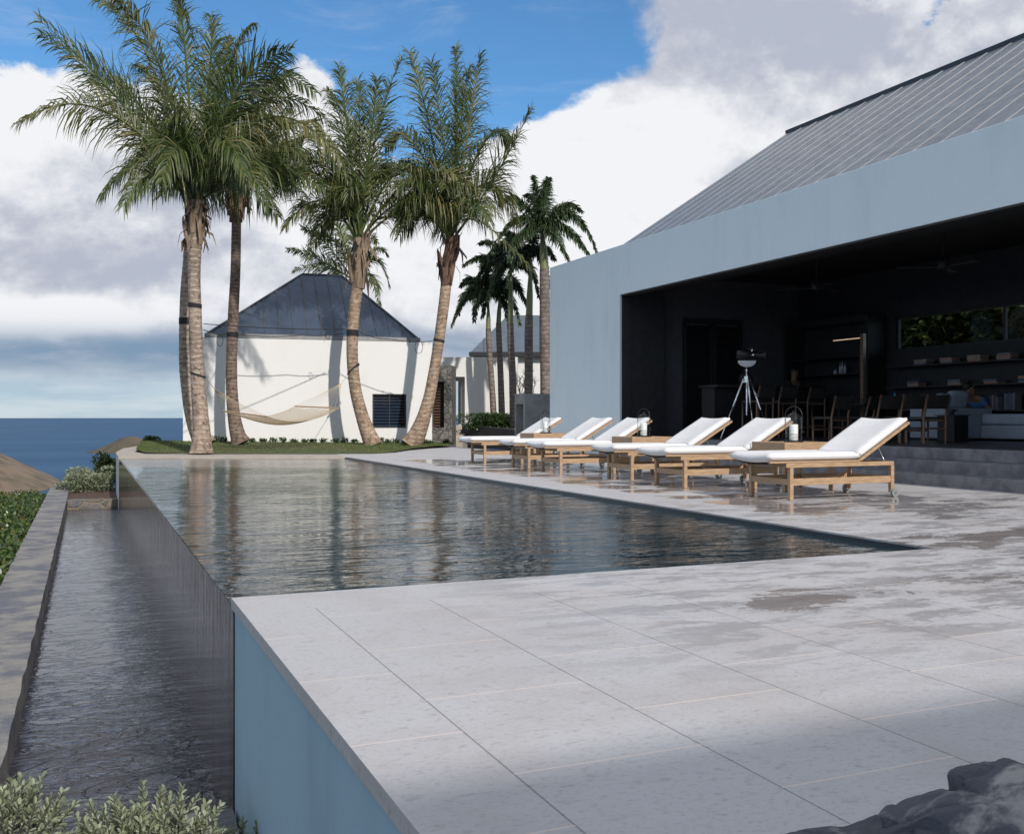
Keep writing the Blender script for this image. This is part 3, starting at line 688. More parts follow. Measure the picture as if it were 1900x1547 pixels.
# ================================================================== MAIN HOUSE
XH, YJ, YE, ZT, ZO = 11.3, 19.95, 23.7, 4.92, 3.78
FLR = .5; YS = -2.0
hs = thing('villa', (14, 10, 0), 'long white villa with grey seamed roof and wide dark open living room', 'house')
b = MB()
b.box(XH, XH + .3, YJ, YE, -.05, ZT); b.box(XH, XH + .3, 2.2, YJ, ZO, ZT); b.box(XH, XH + .3, YS, 2.2, -.05, ZT)
b.box(XH + .3, 17.2, YE - .3, YE, -.05, ZT); b.box(XH + .3, 17.2, YS, YS + .3, -.05, ZT)
b.build('wall', 'villa_shade_render', hs, bevel=.008)
b = MB(); b.box(XH + .3, 17.0, YS + .3, YJ + .6, 4.32, 4.42)
b.box(XH + .3, 12.6, 2.2, YJ, 3.92, 4.32)
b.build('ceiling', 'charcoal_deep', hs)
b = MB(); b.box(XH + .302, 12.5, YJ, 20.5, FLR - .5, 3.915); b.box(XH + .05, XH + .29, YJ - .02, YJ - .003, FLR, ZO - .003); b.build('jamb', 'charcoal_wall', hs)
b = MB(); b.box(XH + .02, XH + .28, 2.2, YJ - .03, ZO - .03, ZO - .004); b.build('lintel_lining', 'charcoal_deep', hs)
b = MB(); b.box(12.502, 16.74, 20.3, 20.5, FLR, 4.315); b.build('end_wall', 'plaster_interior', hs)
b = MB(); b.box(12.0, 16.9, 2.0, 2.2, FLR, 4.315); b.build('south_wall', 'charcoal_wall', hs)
WB0, WB1, WY0, WY1 = 2.45, 3.2, 5.0, 17.05
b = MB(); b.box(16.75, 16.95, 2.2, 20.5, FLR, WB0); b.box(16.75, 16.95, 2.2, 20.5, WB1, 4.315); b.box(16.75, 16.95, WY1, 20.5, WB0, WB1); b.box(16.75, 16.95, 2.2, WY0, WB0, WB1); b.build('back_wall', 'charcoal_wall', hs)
b = MB(); b.box(16.80, 16.86, WY0, WY1, WB0, WB0 + .05); b.box(16.80, 16.86, WY0, WY1, WB1 - .05, WB1)
for y in (WY0 + .03, 8.6, 11.4, 14.2, WY1 - .03): b.box(16.80, 16.86, y - .03, y + .03, WB0 + .05, WB1 - .05)
wfr = b.build('window', 'dark_trim', hs)
b = MB(); b.box(16.825, 16.835, WY0, WY1, WB0 + .05, WB1 - .05); b.build('pane', 'clear_glass', wfr)
b = MB(); b.box(11.56, 16.9, 2.2, 20.3, .36, FLR); b.build('floor', 'floor_interior', hs)
b = MB(); b.box(10.8, 11.15, -1, YJ - .05, -.02, .167); b.box(11.15, 11.56, -1, YJ - .05, -.02, .334); b.box(11.53, 11.62, 2.2, YJ - .05, .335, FLR + .003)
b.build('step', 'step_stone', hs, bevel=.006)
# roof
RX, RZH, RY0, RY1, EX, EZH = 16.65, 8.24, -4.0, 20.6, 11.45, 4.80
b = MB(); b.add([(EX, RY0, EZH), (EX, RY1, EZH), (RX, RY1, RZH), (RX, RY0, RZH), (21.9, RY1, EZH), (21.9, RY0, EZH)], [(0, 1, 2, 3), (3, 2, 4, 5)])
hr = b.build('roof', 'zinc_roof', hs, solid=.06)
b = MB(); sl = V((RX - EX, 0, RZH - EZH)); nrm = V((-sl.z, 0, sl.x)).normalized()
y = RY1 - .03
while y > 2:
    a = V((EX, y, EZH)) + nrm * .03; c = V((RX, y, RZH)) + nrm * .03; b.bar(a, c, .055, .06, nrm); y -= .56
b.build('seam', 'zinc_seam', hr)
b = MB(); b.bar((RX, RY0, RZH + .05), (RX, RY1 + .03, RZH + .05), .16, .12); b.build('ridge', 'ridge_cap', hr)
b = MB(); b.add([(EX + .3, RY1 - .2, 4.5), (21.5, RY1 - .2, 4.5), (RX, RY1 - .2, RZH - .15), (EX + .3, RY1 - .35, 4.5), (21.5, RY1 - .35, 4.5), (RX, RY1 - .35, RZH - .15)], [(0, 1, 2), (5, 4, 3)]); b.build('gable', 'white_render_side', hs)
# unseen wall and roof added behind the viewpoint to shade the near deck
b = MB(); b.box(.2, 11, -12.8, -8.2, -1.5, 4.6); b.build('added_shade_wall', 'white_render_side', hs)
b = MB(); b.add([(-.6, -13.4, 4.4), (11.4, -13.4, 4.4), (11.4, -9.05, 7.5), (-.6, -9.05, 7.5), (11.4, -7.7, 6.64), (-.6, -7.7, 6.64)], [(0, 1, 2, 3), (3, 2, 4, 5)]); b.build('added_shade_roof', 'zinc_roof', hs, solid=.08)

# louvred double door on the end wall
dp0, dp1 = onY(1266, 586, 20.3), onY(1373, 592, 20.3)
ld = thing('louvred_door', ((dp0.x + dp1.x) / 2, 20.28, FLR), 'dark double louvred door on the end wall left of the telescope', 'door')
b = MB(); x0, x1 = dp0.x, dp1.x; xm = (x0 + x1) / 2; zt_ = 3.35
for a, c in ((x0, xm - .01), (xm + .01, x1)):
    b.box(a, a + .08, 20.22, 20.29, FLR, zt_); b.box(c - .08, c, 20.22, 20.29, FLR, zt_); b.box(a + .08, c - .08, 20.22, 20.29, zt_ - .12, zt_); b.box(a + .08, c - .08, 20.22, 20.29, FLR, FLR + .15)
b.build('frame', 'charcoal_deep', ld)
b = MB(); z = FLR + .18
while z < zt_ - .15:
    for a, c in ((x0 + .08, xm - .09), (xm + .09, x1 - .08)): b.bar((a, 20.25, z), (c, 20.25, z), .012, .05, (0, .6, 1))
    z += .055
b.build('louvre', 'dark_trim', ld)
b = MB(); b.box(xm + .03, xm + .05, 20.17, 20.22, 1.35, 1.6); b.build('handle', 'chrome', ld)
# kitchen recess, warm post and strip
kt = thing('kitchen_cabinet', (16.4, 18.6, FLR), 'dark tall cabinet recess with warm strip light behind the bar', 'cabinet')
b = MB(); b.box(16.2, 16.74, 17.3, 17.4, FLR, 3.3); b.box(16.2, 16.74, 20.1, 20.2, FLR, 3.3); b.box(16.2, 16.74, 17.4, 20.1, 3.15, 3.3); b.box(16.2, 16.74, 17.4, 20.1, FLR, 1.45)
b.box(16.35, 16.74, 17.4, 20.1, 1.95, 1.98); b.box(16.35, 16.74, 17.4, 20.1, 2.35, 2.38)
b.build('carcass', 'charcoal_deep', kt)
b = MB(); p0, p1 = onX(1547, 633, 16.3), onX(1596, 631, 16.3); b.box(16.28, 16.3, p1.y, p0.y, p0.z, p0.z + .02); b.build('strip_light', 'strip_light', kt)
pp = onX(1602, 700, 16.0)
b = MB(); b.box(15.95, 16.03, pp.y - .05, pp.y + .05, FLR, zt(625, 23.0)); tag(b.build('post', 'post_warm'), 'slim pale post lit warm beside the kitchen recess', 'post')
for i, (u, hgt, r_) in enumerate([(1559, .28, .03), (1563, .3, .03), (1568, .25, .03), (1550, .12, .05)]):
    p = onX(u, 700, 16.5); b = MB(); b.lathe([(0, 0), (r_, 0), (r_, hgt * .6), (r_ * .35, hgt * .8), (r_ * .35, hgt), (0, hgt)], (16.5, p.y, 1.98), 10)
    tag(b.build('bottle', 'glass_clear_solid', smooth=True), 'small clear bottle standing in the dark kitchen recess', 'bottle', 'bottles in the kitchen recess')

# ceiling fans
def fan(u, v, ang, label):
    p = onX(u, v, 14.0); t = thing('ceiling_fan', (p.x, p.y, 4.32), label, 'ceiling fan', 'ceiling fans')
    b = MB(); b.tube([(p.x, p.y, 4.32), (p.x, p.y, p.z + .1)], .02, 8); b.build('rod', 'charcoal_deep', t)
    b = MB(); b.lathe([(0, .14), (.07, .14), (.11, .08), (.11, -.05), (.05, -.09), (0, -.09)], p, 16); b.build('motor', 'charcoal_deep', t, True)
    for k in range(3):
        a = ang + k * 2.094; c, s = math.cos(a), math.sin(a)
        b = MB(); b.add([p + V((c * r - s * q, s * r + c * q, zz)) for zz in (-.04, -.025) for r, q in ((.1, -.04), (.78, -.075), (.78, .075), (.1, .04))], [(0, 3, 2, 1), (4, 5, 6, 7), (0, 1, 5, 4), (1, 2, 6, 5), (2, 3, 7, 6), (3, 0, 4, 7)])
        b.build('blade', 'dark_trim', t)
fan(1750, 492, .5, 'dark ceiling fan nearer the right edge above the sofa'); fan(1515, 532, .2, 'dark ceiling fan farther back above the bar')

# bar, stools, table, chairs
def on_floor(u, v): return gr(u, v, FLR)
bc = on_floor(1445, 808)
bt = thing('bar_counter', (14.2, 18.75, FLR), 'dark bar counter behind the row of wooden stools', 'bar')
b = MB(); b.box(12.9, 15.9, 18.5, 19.0, FLR, 1.62); b.build('base', 'charcoal_deep', bt)
b = MB(); b.box(12.85, 15.95, 18.35, 19.05, 1.622, 1.68); b.build('top', 'dark_trim', bt)
def make_chair(name, hs_, hb, label, cat, group, foot=False):
    t = thing(name, (0, 0, 0), label, cat, group); w2, d2 = .23, .22
    for sx in (-1, 1):
        for sy in (-1, 1):
            b = MB()
            if sy < 0: b.tube([(sx * w2, -d2, 0), (sx * w2, -d2, hs_), (sx * w2 * .95, -d2 - .09, hb)], [.019, .022, .016], 8)
            else: b.tube([(sx * w2, d2, 0), (sx * w2, d2, hs_)], .019, 8)
            b.build('leg', 'wood_chair', t, True)
    b = MB(); b.box(-w2, w2, -d2, d2, hs_ - .03, hs_ + .015); b.build('seat', 'weave_dark', t, bevel=.008)
    b = MB(); b.add([(sx * w2 * .93, -d2 - .02 - yy, zz) for yy, zz in ((.035, hb - .26), (.10, hb - .02)) for sx in (-1, 1)] + [(sx * w2 * .93, -d2 - .0 - yy, zz) for yy, zz in ((.035, hb - .26), (.10, hb - .02)) for sx in (-1, 1)], [(0, 1, 3, 2), (4, 6, 7, 5), (0, 4, 5, 1), (2, 3, 7, 6), (0, 2, 6, 4), (1, 5, 7, 3)]); b.build('backrest', 'weave_dark', t)
    for yy, zz in ((d2, .22), (-d2, .26), (-d2, hs_ - .05)): b = MB(); b.bar((-w2, yy, zz), (w2, yy, zz), .02, .035); b.build('stretcher', 'wood_chair', t)
    return t
st = make_chair('bar_stool', .80, 1.13, 'wooden bar stool with woven back under the telescope mast at the bar', 'bar stool', 'bar stools', True)
sp = [(1406, 813, .1), (1449, 812, 0), (1503, 811, -.05), (1552, 806, 0)]
sl_ = [None, 'wooden bar stool with woven back second from the left at the bar', 'wooden bar stool with woven back third from the left at the bar', 'wooden bar stool with woven back farthest right, behind the dining table']
for i, (u, v, a) in enumerate(sp):
    o = st if i == 0 else copy_tree(st); p = on_floor(u, v); o.location = p; o.rotation_euler.z = a
    if i: o['label'] = sl_[i]
ch = make_chair('dining_chair', .45, .86, 'wooden dining chair seen from its back left, nearest the bar stools', 'chair', 'dining chairs')
cps = [(1541, 818, .15, None), (1592, 817, .5, 'wooden dining chair at the dark table end, second from the left'), (1633, 820, -.1, 'wooden dining chair with dark woven back, third from the left'), (1675, 821, -.1, 'wooden dining chair with dark woven back in front of the blue bottle'), (1718, 822, -.1, 'wooden dining chair with dark woven back nearest the sofa side table')]
for i, (u, v, a, l) in enumerate(cps):
    o = ch if i == 0 else copy_tree(ch); o.location = on_floor(u, v); o.rotation_euler.z = a
    if l: o['label'] = l
tb = thing('dining_table', on_floor(1640, 812), 'dark dining table behind the wooden chairs with a bowl and bottle', 'table')
tc = on_floor(1640, 812)
b = MB(); b.box(tc.x - 1.0, tc.x + 1.0, tc.y - .45, tc.y + .45, 1.21, 1.25); b.build('tabletop', 'dark_trim', tb, bevel=.005)
for sx in (-.9, .9):
    for sy in (-.38, .38):
        b = MB(); b.box(tc.x + sx - .03, tc.x + sx + .03, tc.y + sy - .03, tc.y + sy + .03, FLR, 1.209); b.build('leg', 'charcoal_deep', tb)
def lathe_thing(name, prof, c, m, label, cat, n=20, group=None): 
    b = MB(); b.lathe(prof, c, n); return tag(b.build(name, m, smooth=True), label, cat, group)
lathe_thing('bowl', [(0, 0), (.07, 0), (.16, .09), (.15, .09), (.06, .02), (0, .02)], (tc.x - .25, tc.y, 1.25), 'bowl_red', 'dark red bowl on the dining table', 'bowl')
lathe_thing('bottle', [(0, 0), (.035, 0), (.035, .17), (.016, .2), (.016, .24), (0, .24)], (tc.x + .12, tc.y - .2, 1.25), 'bottle_blue', 'pale blue bottle on the dining table', 'bottle')
gp = [(-.8, .1), (-.72, -.05), (-.5, .12)]
for dx, dy in gp: lathe_thing('glass', [(0, 0), (.03, 0), (.036, .11), (.033, .11), (.028, .006), (0, .006)], (tc.x + dx, tc.y + dy, 1.25), 'clear_glass', 'clear drinking glass on the left end of the dining table', 'glass', group='glasses on the dining table')
lathe_thing('pot', [(0, 0), (.13, 0), (.17, .1), (.15, .24), (.08, .3), (0, .31)], (13.9, 18.7, 1.68), 'charcoal_deep', 'dark rounded pot on the bar left of the standing person', 'pot')

# sofa, side table, shelves
sf0 = on_floor(1757, 818)
SFX, SFY = 13.6, on_floor(1757, 818).y
sofa = thing('sofa', on_floor(1830, 819), 'pale corner sofa with low arm at the right edge of the living room', 'sofa')
c0 = on_floor(1754, 818); c1 = on_floor(1838, 819); c2 = on_floor(1832, 821)
# arm: faces the viewpoint along X, at constant Y
ya = c0.y
b = MB(); b.box(c0.x, c0.x + 1.25, ya, ya + .9, FLR + .04, 1.13); b.build('arm', 'sofa_white_shaded', sofa, bevel=.03, seg=3)
b = MB(); b.box(c0.x + .9, c0.x + 2.9, ya - 1.4, ya - .02, FLR + .04, .80); b.build('base', 'sofa_white_shaded', sofa, bevel=.03, seg=3)
b = MB(); b.box(c0.x + .9, c0.x + 2.9, ya - 1.42, ya - .02, .803, 1.02); b.build('seat_cushion', 'sofa_white_shaded', sofa, bevel=.06, seg=4)
b = MB(); b.box(c0.x + 1.25, c0.x + 2.9, ya, ya + .9, FLR + .04, .9); b.build('chaise', 'sofa_white_shaded', sofa, bevel=.04, seg=3)
def pillow(c, sx, sy, sz, rz, m, label, tilt=.3):
    b = MB(); Mx = Matrix.Translation(c) @ Matrix.Rotation(rz, 4, 'Z') @ Matrix.Rotation(tilt, 4, 'X')
    def f(u, v):
        th, ph = (u - .5) * 2 * math.pi, (v - .5) * math.pi
        sg = lambda x, e: math.copysign(abs(x) ** e, x)
        return Mx @ V((sx * sg(math.cos(th), .45) * sg(math.cos(ph), .45), sy * sg(math.sin(ph), 1.0), sz * sg(math.sin(th), .45) * sg(math.cos(ph), .45)))
    b.grid(f, 24, 16); return tag(b.build('cushion', m, smooth=True), label, 'cushion')
pillow(V((c0.x + .30, ya + .35, 1.27)), .22, .09, .16, .2, 'sofa_white_shaded', 'small white cushion at the left end of the sofa arm')
pillow(V((c0.x + .68, ya + .35, 1.30)), .25, .1, .19, -.1, 'sofa_white_shaded', 'larger pale cushion beside the reclining person in blue')
sdt = on_floor(1767, 819)
s2 = thing('side_table', (sdt.x, sdt.y, FLR), 'dark cube side table with small bowl in front of the sofa arm', 'side table')
b = MB(); b.box(sdt.x - .17, sdt.x + .19, sdt.y - .2, sdt.y + .2, FLR, .98); b.build('body', 'charcoal_deep', s2, bevel=.01)
b = MB(); b.box(sdt.x - .2, sdt.x + .22, sdt.y - .23, sdt.y + .23, .982, 1.0); b.build('top', 'charcoal_wall', s2)
lathe_thing('bowl', [(0, 0), (.05, 0), (.04, .04), (.13, .1), (.12, .1), (.03, .05), (0, .05)], (sdt.x - .02, sdt.y, 1.0), 'charcoal_wall', 'small dark footed bowl on the cube side table', 'bowl')
sh_ = thing('bookshelf', (16.55, 11, 1.1), 'long dark wall bookshelf under the strip window behind the sofa', 'bookshelf')
for z in (1.10, 1.62, 2.08):
    b = MB(); b.box(16.4, 16.745, 6, 17.0, z - .03, z); b.build('shelf', 'charcoal_deep', sh_)
for nm, c in (('book_a', tuple(x * .5 for x in (.30, .33, .40))), ('book_b', tuple(x * .5 for x in (.18, .22, .32))), ('book_c', (.34, .26, .22)), ('book_d', tuple(x * .5 for x in (.42, .42, .44))), ('book_e', (.12, .10, .10)), ('book_f', (.40, .22, .16))): mat(nm, c, rough=.7)
y = 16.6; k = 0
while y > 9.0:
    w_ = rnd(.03, .06); h_ = rnd(.22, .34)
    if random.random() < .06: y -= rnd(.1, .3)
    b = MB(); b.box(16.45, 16.45 + rnd(.18, .24), y - w_ + .003, y, 1.10, 1.10 + h_)
    tag(b.build('book', random.choice(['book_a', 'book_b', 'book_b', 'book_c', 'book_d', 'book_e'])), 'book standing upright in the dim row on the lowest shelf', 'book', 'books upright on the lowest shelf'); y -= w_
for z, ys in ((1.62, (16.2, 15.1, 14.2, 13.4, 12.7, 12.0, 11.35, 10.9, 10.2)), (2.08, (16, 15.3, 14.6, 13.9, 13.2, 12.3, 11.8, 11.4, 10.6))):
    for y in ys:
        zz = z
        for q in range(random.choice([2, 3, 3])):
            h_ = rnd(.03, .05); b = MB(); b.box(16.42, 16.66, y - rnd(.14, .18), y + rnd(.14, .18), zz, zz + h_); zz += h_ + .001
            tag(b.build('book', random.choice(['book_a', 'book_b', 'book_c', 'book_d', 'book_f'])), 'book lying flat in a small stack on the middle shelf' if z < 2 else 'book lying flat in a small stack on the top shelf', 'book', 'stacked books on the middle shelf' if z < 2 else 'stacked books on the top shelf')

# ------------------------------------------------------------------ people
def person(loc, rz, J, shirt, label, rad=1.0, hair=True):
    t = thing('person', loc, label, 'person', None, rz)
    def skin(name, verts, edges, m, parent):
        me = bpy.data.meshes.new(name); o = bpy.data.objects.new(name, me); COL.objects.link(o); o.parent = parent
        me.from_pydata([v[:3] for v in verts], [], edges); me.materials.append(MATS[m])
        md = o.modifiers.new('skin', 'SKIN'); md.use_smooth_shade = True
        for i, v in enumerate(verts): me.skin_vertices[0].data[i].radius = (v[3], v[4] if len(v) > 4 else v[3])
        me.skin_vertices[0].data[0].use_root = True
        sm = o.modifiers.new('sub', 'SUBSURF'); sm.levels = 2; sm.render_levels = 2
        return o
    nm = list(J); vs = [J[k] for k in nm]; ix = {k: i for i, k in enumerate(nm)}
    ed = [(a, b_) for a, b_ in [('pelvis', 'waist'), ('waist', 'chest'), ('chest', 'neck'), ('neck', 'jaw'), ('jaw', 'head'), ('head', 'crown'), ('jaw', 'nose')]]
    for s in 'LR': ed += [('chest', 'sh' + s), ('sh' + s, 'el' + s), ('el' + s, 'wr' + s), ('wr' + s, 'ha' + s), ('pelvis', 'hip' + s), ('hip' + s, 'kn' + s), ('kn' + s, 'an' + s), ('an' + s, 'to' + s)]
    edges = [(ix[a], ix[b_]) for a, b_ in ed]
    for s in 'LR':                                # five fingers on each hand
        h0, w0 = V(J['ha' + s][:3]), V(J['wr' + s][:3]); d = (h0 - w0).normalized(); sd_ = d.cross(V((0, 0, 1)));
        if sd_.length < .1: sd_ = V((1, 0, 0))
        sd_.normalize(); dn = sd_.cross(d).normalized()
        if dn.z > 0: dn = -dn
        for q, (off, ln) in enumerate(((-.03, .06), (-.011, .07), (.009, .066), (.028, .052))):
            i0 = len(vs); vs = vs + [(*(h0 + sd_ * off + d * .035), .009), (*(h0 + sd_ * off + d * (.035 + ln * .55) + dn * .008), .008), (*(h0 + sd_ * off + d * (.035 + ln) + dn * .025), .007)]
            edges += [(ix['ha' + s], i0), (i0, i0 + 1), (i0 + 1, i0 + 2)]
        i0 = len(vs); vs = vs + [(*(w0 + d * .035 + sd_ * -.04), .011), (*(w0 + d * .075 + sd_ * -.062), .009)]; edges += [(ix['wr' + s], i0), (i0, i0 + 1)]
    skin('body', vs, edges, 'skin', t)
    tv = [(*J[k][:3], J[k][3] + .015, (J[k][4] if len(J[k]) > 4 else J[k][3]) + .015) for k in ('pelvis', 'waist', 'chest', 'shL', 'shR', 'elL', 'elR')]
    for i in (5, 6): tv[i] = (*(V(tv[i - 2][:3]) * .35 + V(tv[i][:3]) * .65), .06)
    skin('shirt', tv, [(0, 1), (1, 2), (2, 3), (2, 4), (3, 5), (4, 6)], shirt, t)
    lv_ = [(*J[k][:3], J[k][3] + .014) for k in ('pelvis', 'hipL', 'knL', 'anL', 'hipR', 'knR', 'anR')]
    skin('trousers', lv_, [(0, 1), (1, 2), (2, 3), (0, 4), (4, 5), (5, 6)], 'fabric_black' if shirt != 'fabric_blue' else 'fabric_tan', t)
    hd = V(J['head'][:3]); cr = V(J['crown'][:3]); ax = (cr - hd).normalized(); bk = (hd - V(J['nose'][:3])); bk = (bk - ax * bk.dot(ax)).normalized()
    b = MB(); c = hd + ax * .045 + bk * .022; sx = ax.cross(bk).normalized()
    b.grid(lambda u, v: c + (sx * math.cos(u * 6.283) * math.sin(v * 1.9) * .088 + bk * math.sin(u * 6.283) * math.sin(v * 1.9) * .1 + ax * math.cos(v * 1.9) * .105), 18, 10)
    for v in b.v: v += V(loc)
    o = b.build('hair', 'hair_dark', t, True)
    for s in (-1, 1):
        b = MB(); e = hd - bk * .083 + sx * .033 * s + ax * .012 + V(loc); b.lathe([(0, -.011), (.009, -.006), (.011, 0), (.009, .006), (0, .011)], e, 8); b.build('eye', 'candle_wax', t, True)
    return t
stand = {'pelvis': (0, 0, .95, .13, .10), 'waist': (0, 0, 1.12, .13, .10), 'chest': (0, 0, 1.34, .15, .11), 'neck': (0, -.01, 1.50, .055), 'jaw': (0, -.02, 1.565, .062, .07), 'head': (0, -.015, 1.645, .082, .092), 'crown': (0, 0, 1.72, .06), 'nose': (0, -.11, 1.615, .012)}
for s, q in (('L', -1), ('R', 1)):
    stand.update({'sh' + s: (q * .19, 0, 1.40, .062), 'el' + s: (q * .25, -.04, 1.12, .045), 'wr' + s: (q * .18, -.24, 1.03, .030), 'ha' + s: (q * .15, -.31, 1.02, .034, .02), 'hip' + s: (q * .1, 0, .88, .10), 'kn' + s: (q * .1, -.01, .48, .062), 'an' + s: (q * .1, .02, .08, .042), 'to' + s: (q * .11, -.14, .04, .04)})
pb = at(1473, 700, 24.2)
person((pb.x, pb.y, FLR - .1), .15, stand, 'fabric_black', 'person in a black top standing behind the bar, looking down')
rec = {'pelvis': (.42, 0, .16, .14, .11), 'waist': (.24, 0, .20, .13, .11), 'chest': (.04, 0, .28, .15, .11), 'neck': (-.08, -.01, .40, .055), 'jaw': (-.11, -.03, .46, .062, .07), 'head': (-.15, -.02, .535, .082, .092), 'crown': (-.19, 0, .61, .06), 'nose': (-.13, -.115, .505, .012)}
for s, q in (('L', -1), ('R', 1)):
    rec.update({'sh' + s: (-.0, q * .17, .33, .062), 'el' + s: (.16, q * .24, .13, .045), 'wr' + s: (.36, q * .2 - .02, .16, .03), 'ha' + s: (.43, q * .18 - .02, .17, .034, .02), 'hip' + s: (.46, q * .1, .16, .10), 'kn' + s: (.80, q * .1, .40, .065), 'an' + s: (1.10, q * .1, .10, .042), 'to' + s: (1.22, q * .11, .06, .038)})
person((c0.x + 1.15, ya + .35, .98), 0, rec, 'fabric_blue', 'person in a blue shirt reclining on the pale sofa')

# ================================================================== TELESCOPE
TX = 12.0; tp = onX(1386, 703, TX); tx, ty = tp.x, tp.y
tel = thing('telescope', (tx, ty, FLR), 'black telescope on a shiny tripod standing in the open living room', 'telescope')
za = tp.z
for k, (du, dv) in enumerate(((-54, 0), (-30, 8), (40, 6))):
    pass
for a, r_ in ((R(145), .52), (R(250), .50), (R(-20), .50)):
    e = V((tx + math.cos(a) * r_, ty + math.sin(a) * r_, FLR))
    b = MB(); s0 = V((tx + math.cos(a) * .06, ty + math.sin(a) * .06, za)); mid = s0.lerp(e, .5)
    b.tube([s0, mid], .020, 10); b.tube([mid, e], .014, 10); lg = b.build('leg', 'chrome', tel, True)
    b = MB(); b.lathe([(0, 0), (.025, 0), (.02, .03), (0, .03)], e, 10); b.build('foot', 'rubber', lg)
b = MB(); b.tube([(tx, ty, za - .72), (tx, ty, za + .33)], .022, 12); b.build('mast', 'chrome', tel, True)
b = MB(); b.tube([(tx, ty, za - .06), (tx, ty, za + .05)], .055, 16); b.tube([(tx, ty, za - .07), (tx, ty, za - .055)], .09, 16); b.tube([(tx, ty, za + .16), (tx, ty, za + .18)], .032, 12); b.build('hub', 'chrome', tel)
zc = H + (CY - 669) / F * (tx * S_ + ty * C_)
rx_ = V((C_, -S_, 0)); fw_ = V((S_, C_, 0)); pc = V((tx, ty, zc))
b = MB(); pr = []
for i in range(13):
    a = math.pi * i / 12; pr.append((-.175 * math.cos(a) * (1.0), -.13 * math.sin(a)))
pts = [pc + rx_ * x + V((0, 0, z)) + fw_ * q for q in (-.04, .04) for x, z in pr]
n = len(pr); b.add(pts, [tuple(range(n)), tuple(reversed(range(n, 2 * n)))] + [(i, n + i, n + (i + 1) % n, (i + 1) % n) for i in range(n)]); b.build('cradle', 'steel_white', tel, bevel=.006)
td = (rx_ * .93 + fw_ * -.2 + V((0, 0, -.05))).normalized(); o_ = pc + V((0, 0, .11))
b = MB(); b.tube([o_ - td * .20, o_ - td * .19, o_ + td * .02, o_ + td * .06, o_ + td * .30, o_ + td * .36], [.085, .10, .10, .075, .07, .085], 18); b.build('tube', 'iron_black', tel, True)
b = MB(); b.tube([o_ - td * .06 + V((0, 0, .12)), o_ + td * .12 + V((0, 0, .12))], [.03, .025], 12); b.build('finder', 'iron_black', tel, True)
b = MB(); b.tube([o_ + td * .10 + V((0, 0, .06)), o_ + td * .10 + V((0, 0, .15))], [.02, .026], 10); b.tube([o_ + td * .05 - fw_ * .1, o_ + td * .11 - fw_ * .1], .02, 10); b.build('eyepiece', 'chrome', tel, True)

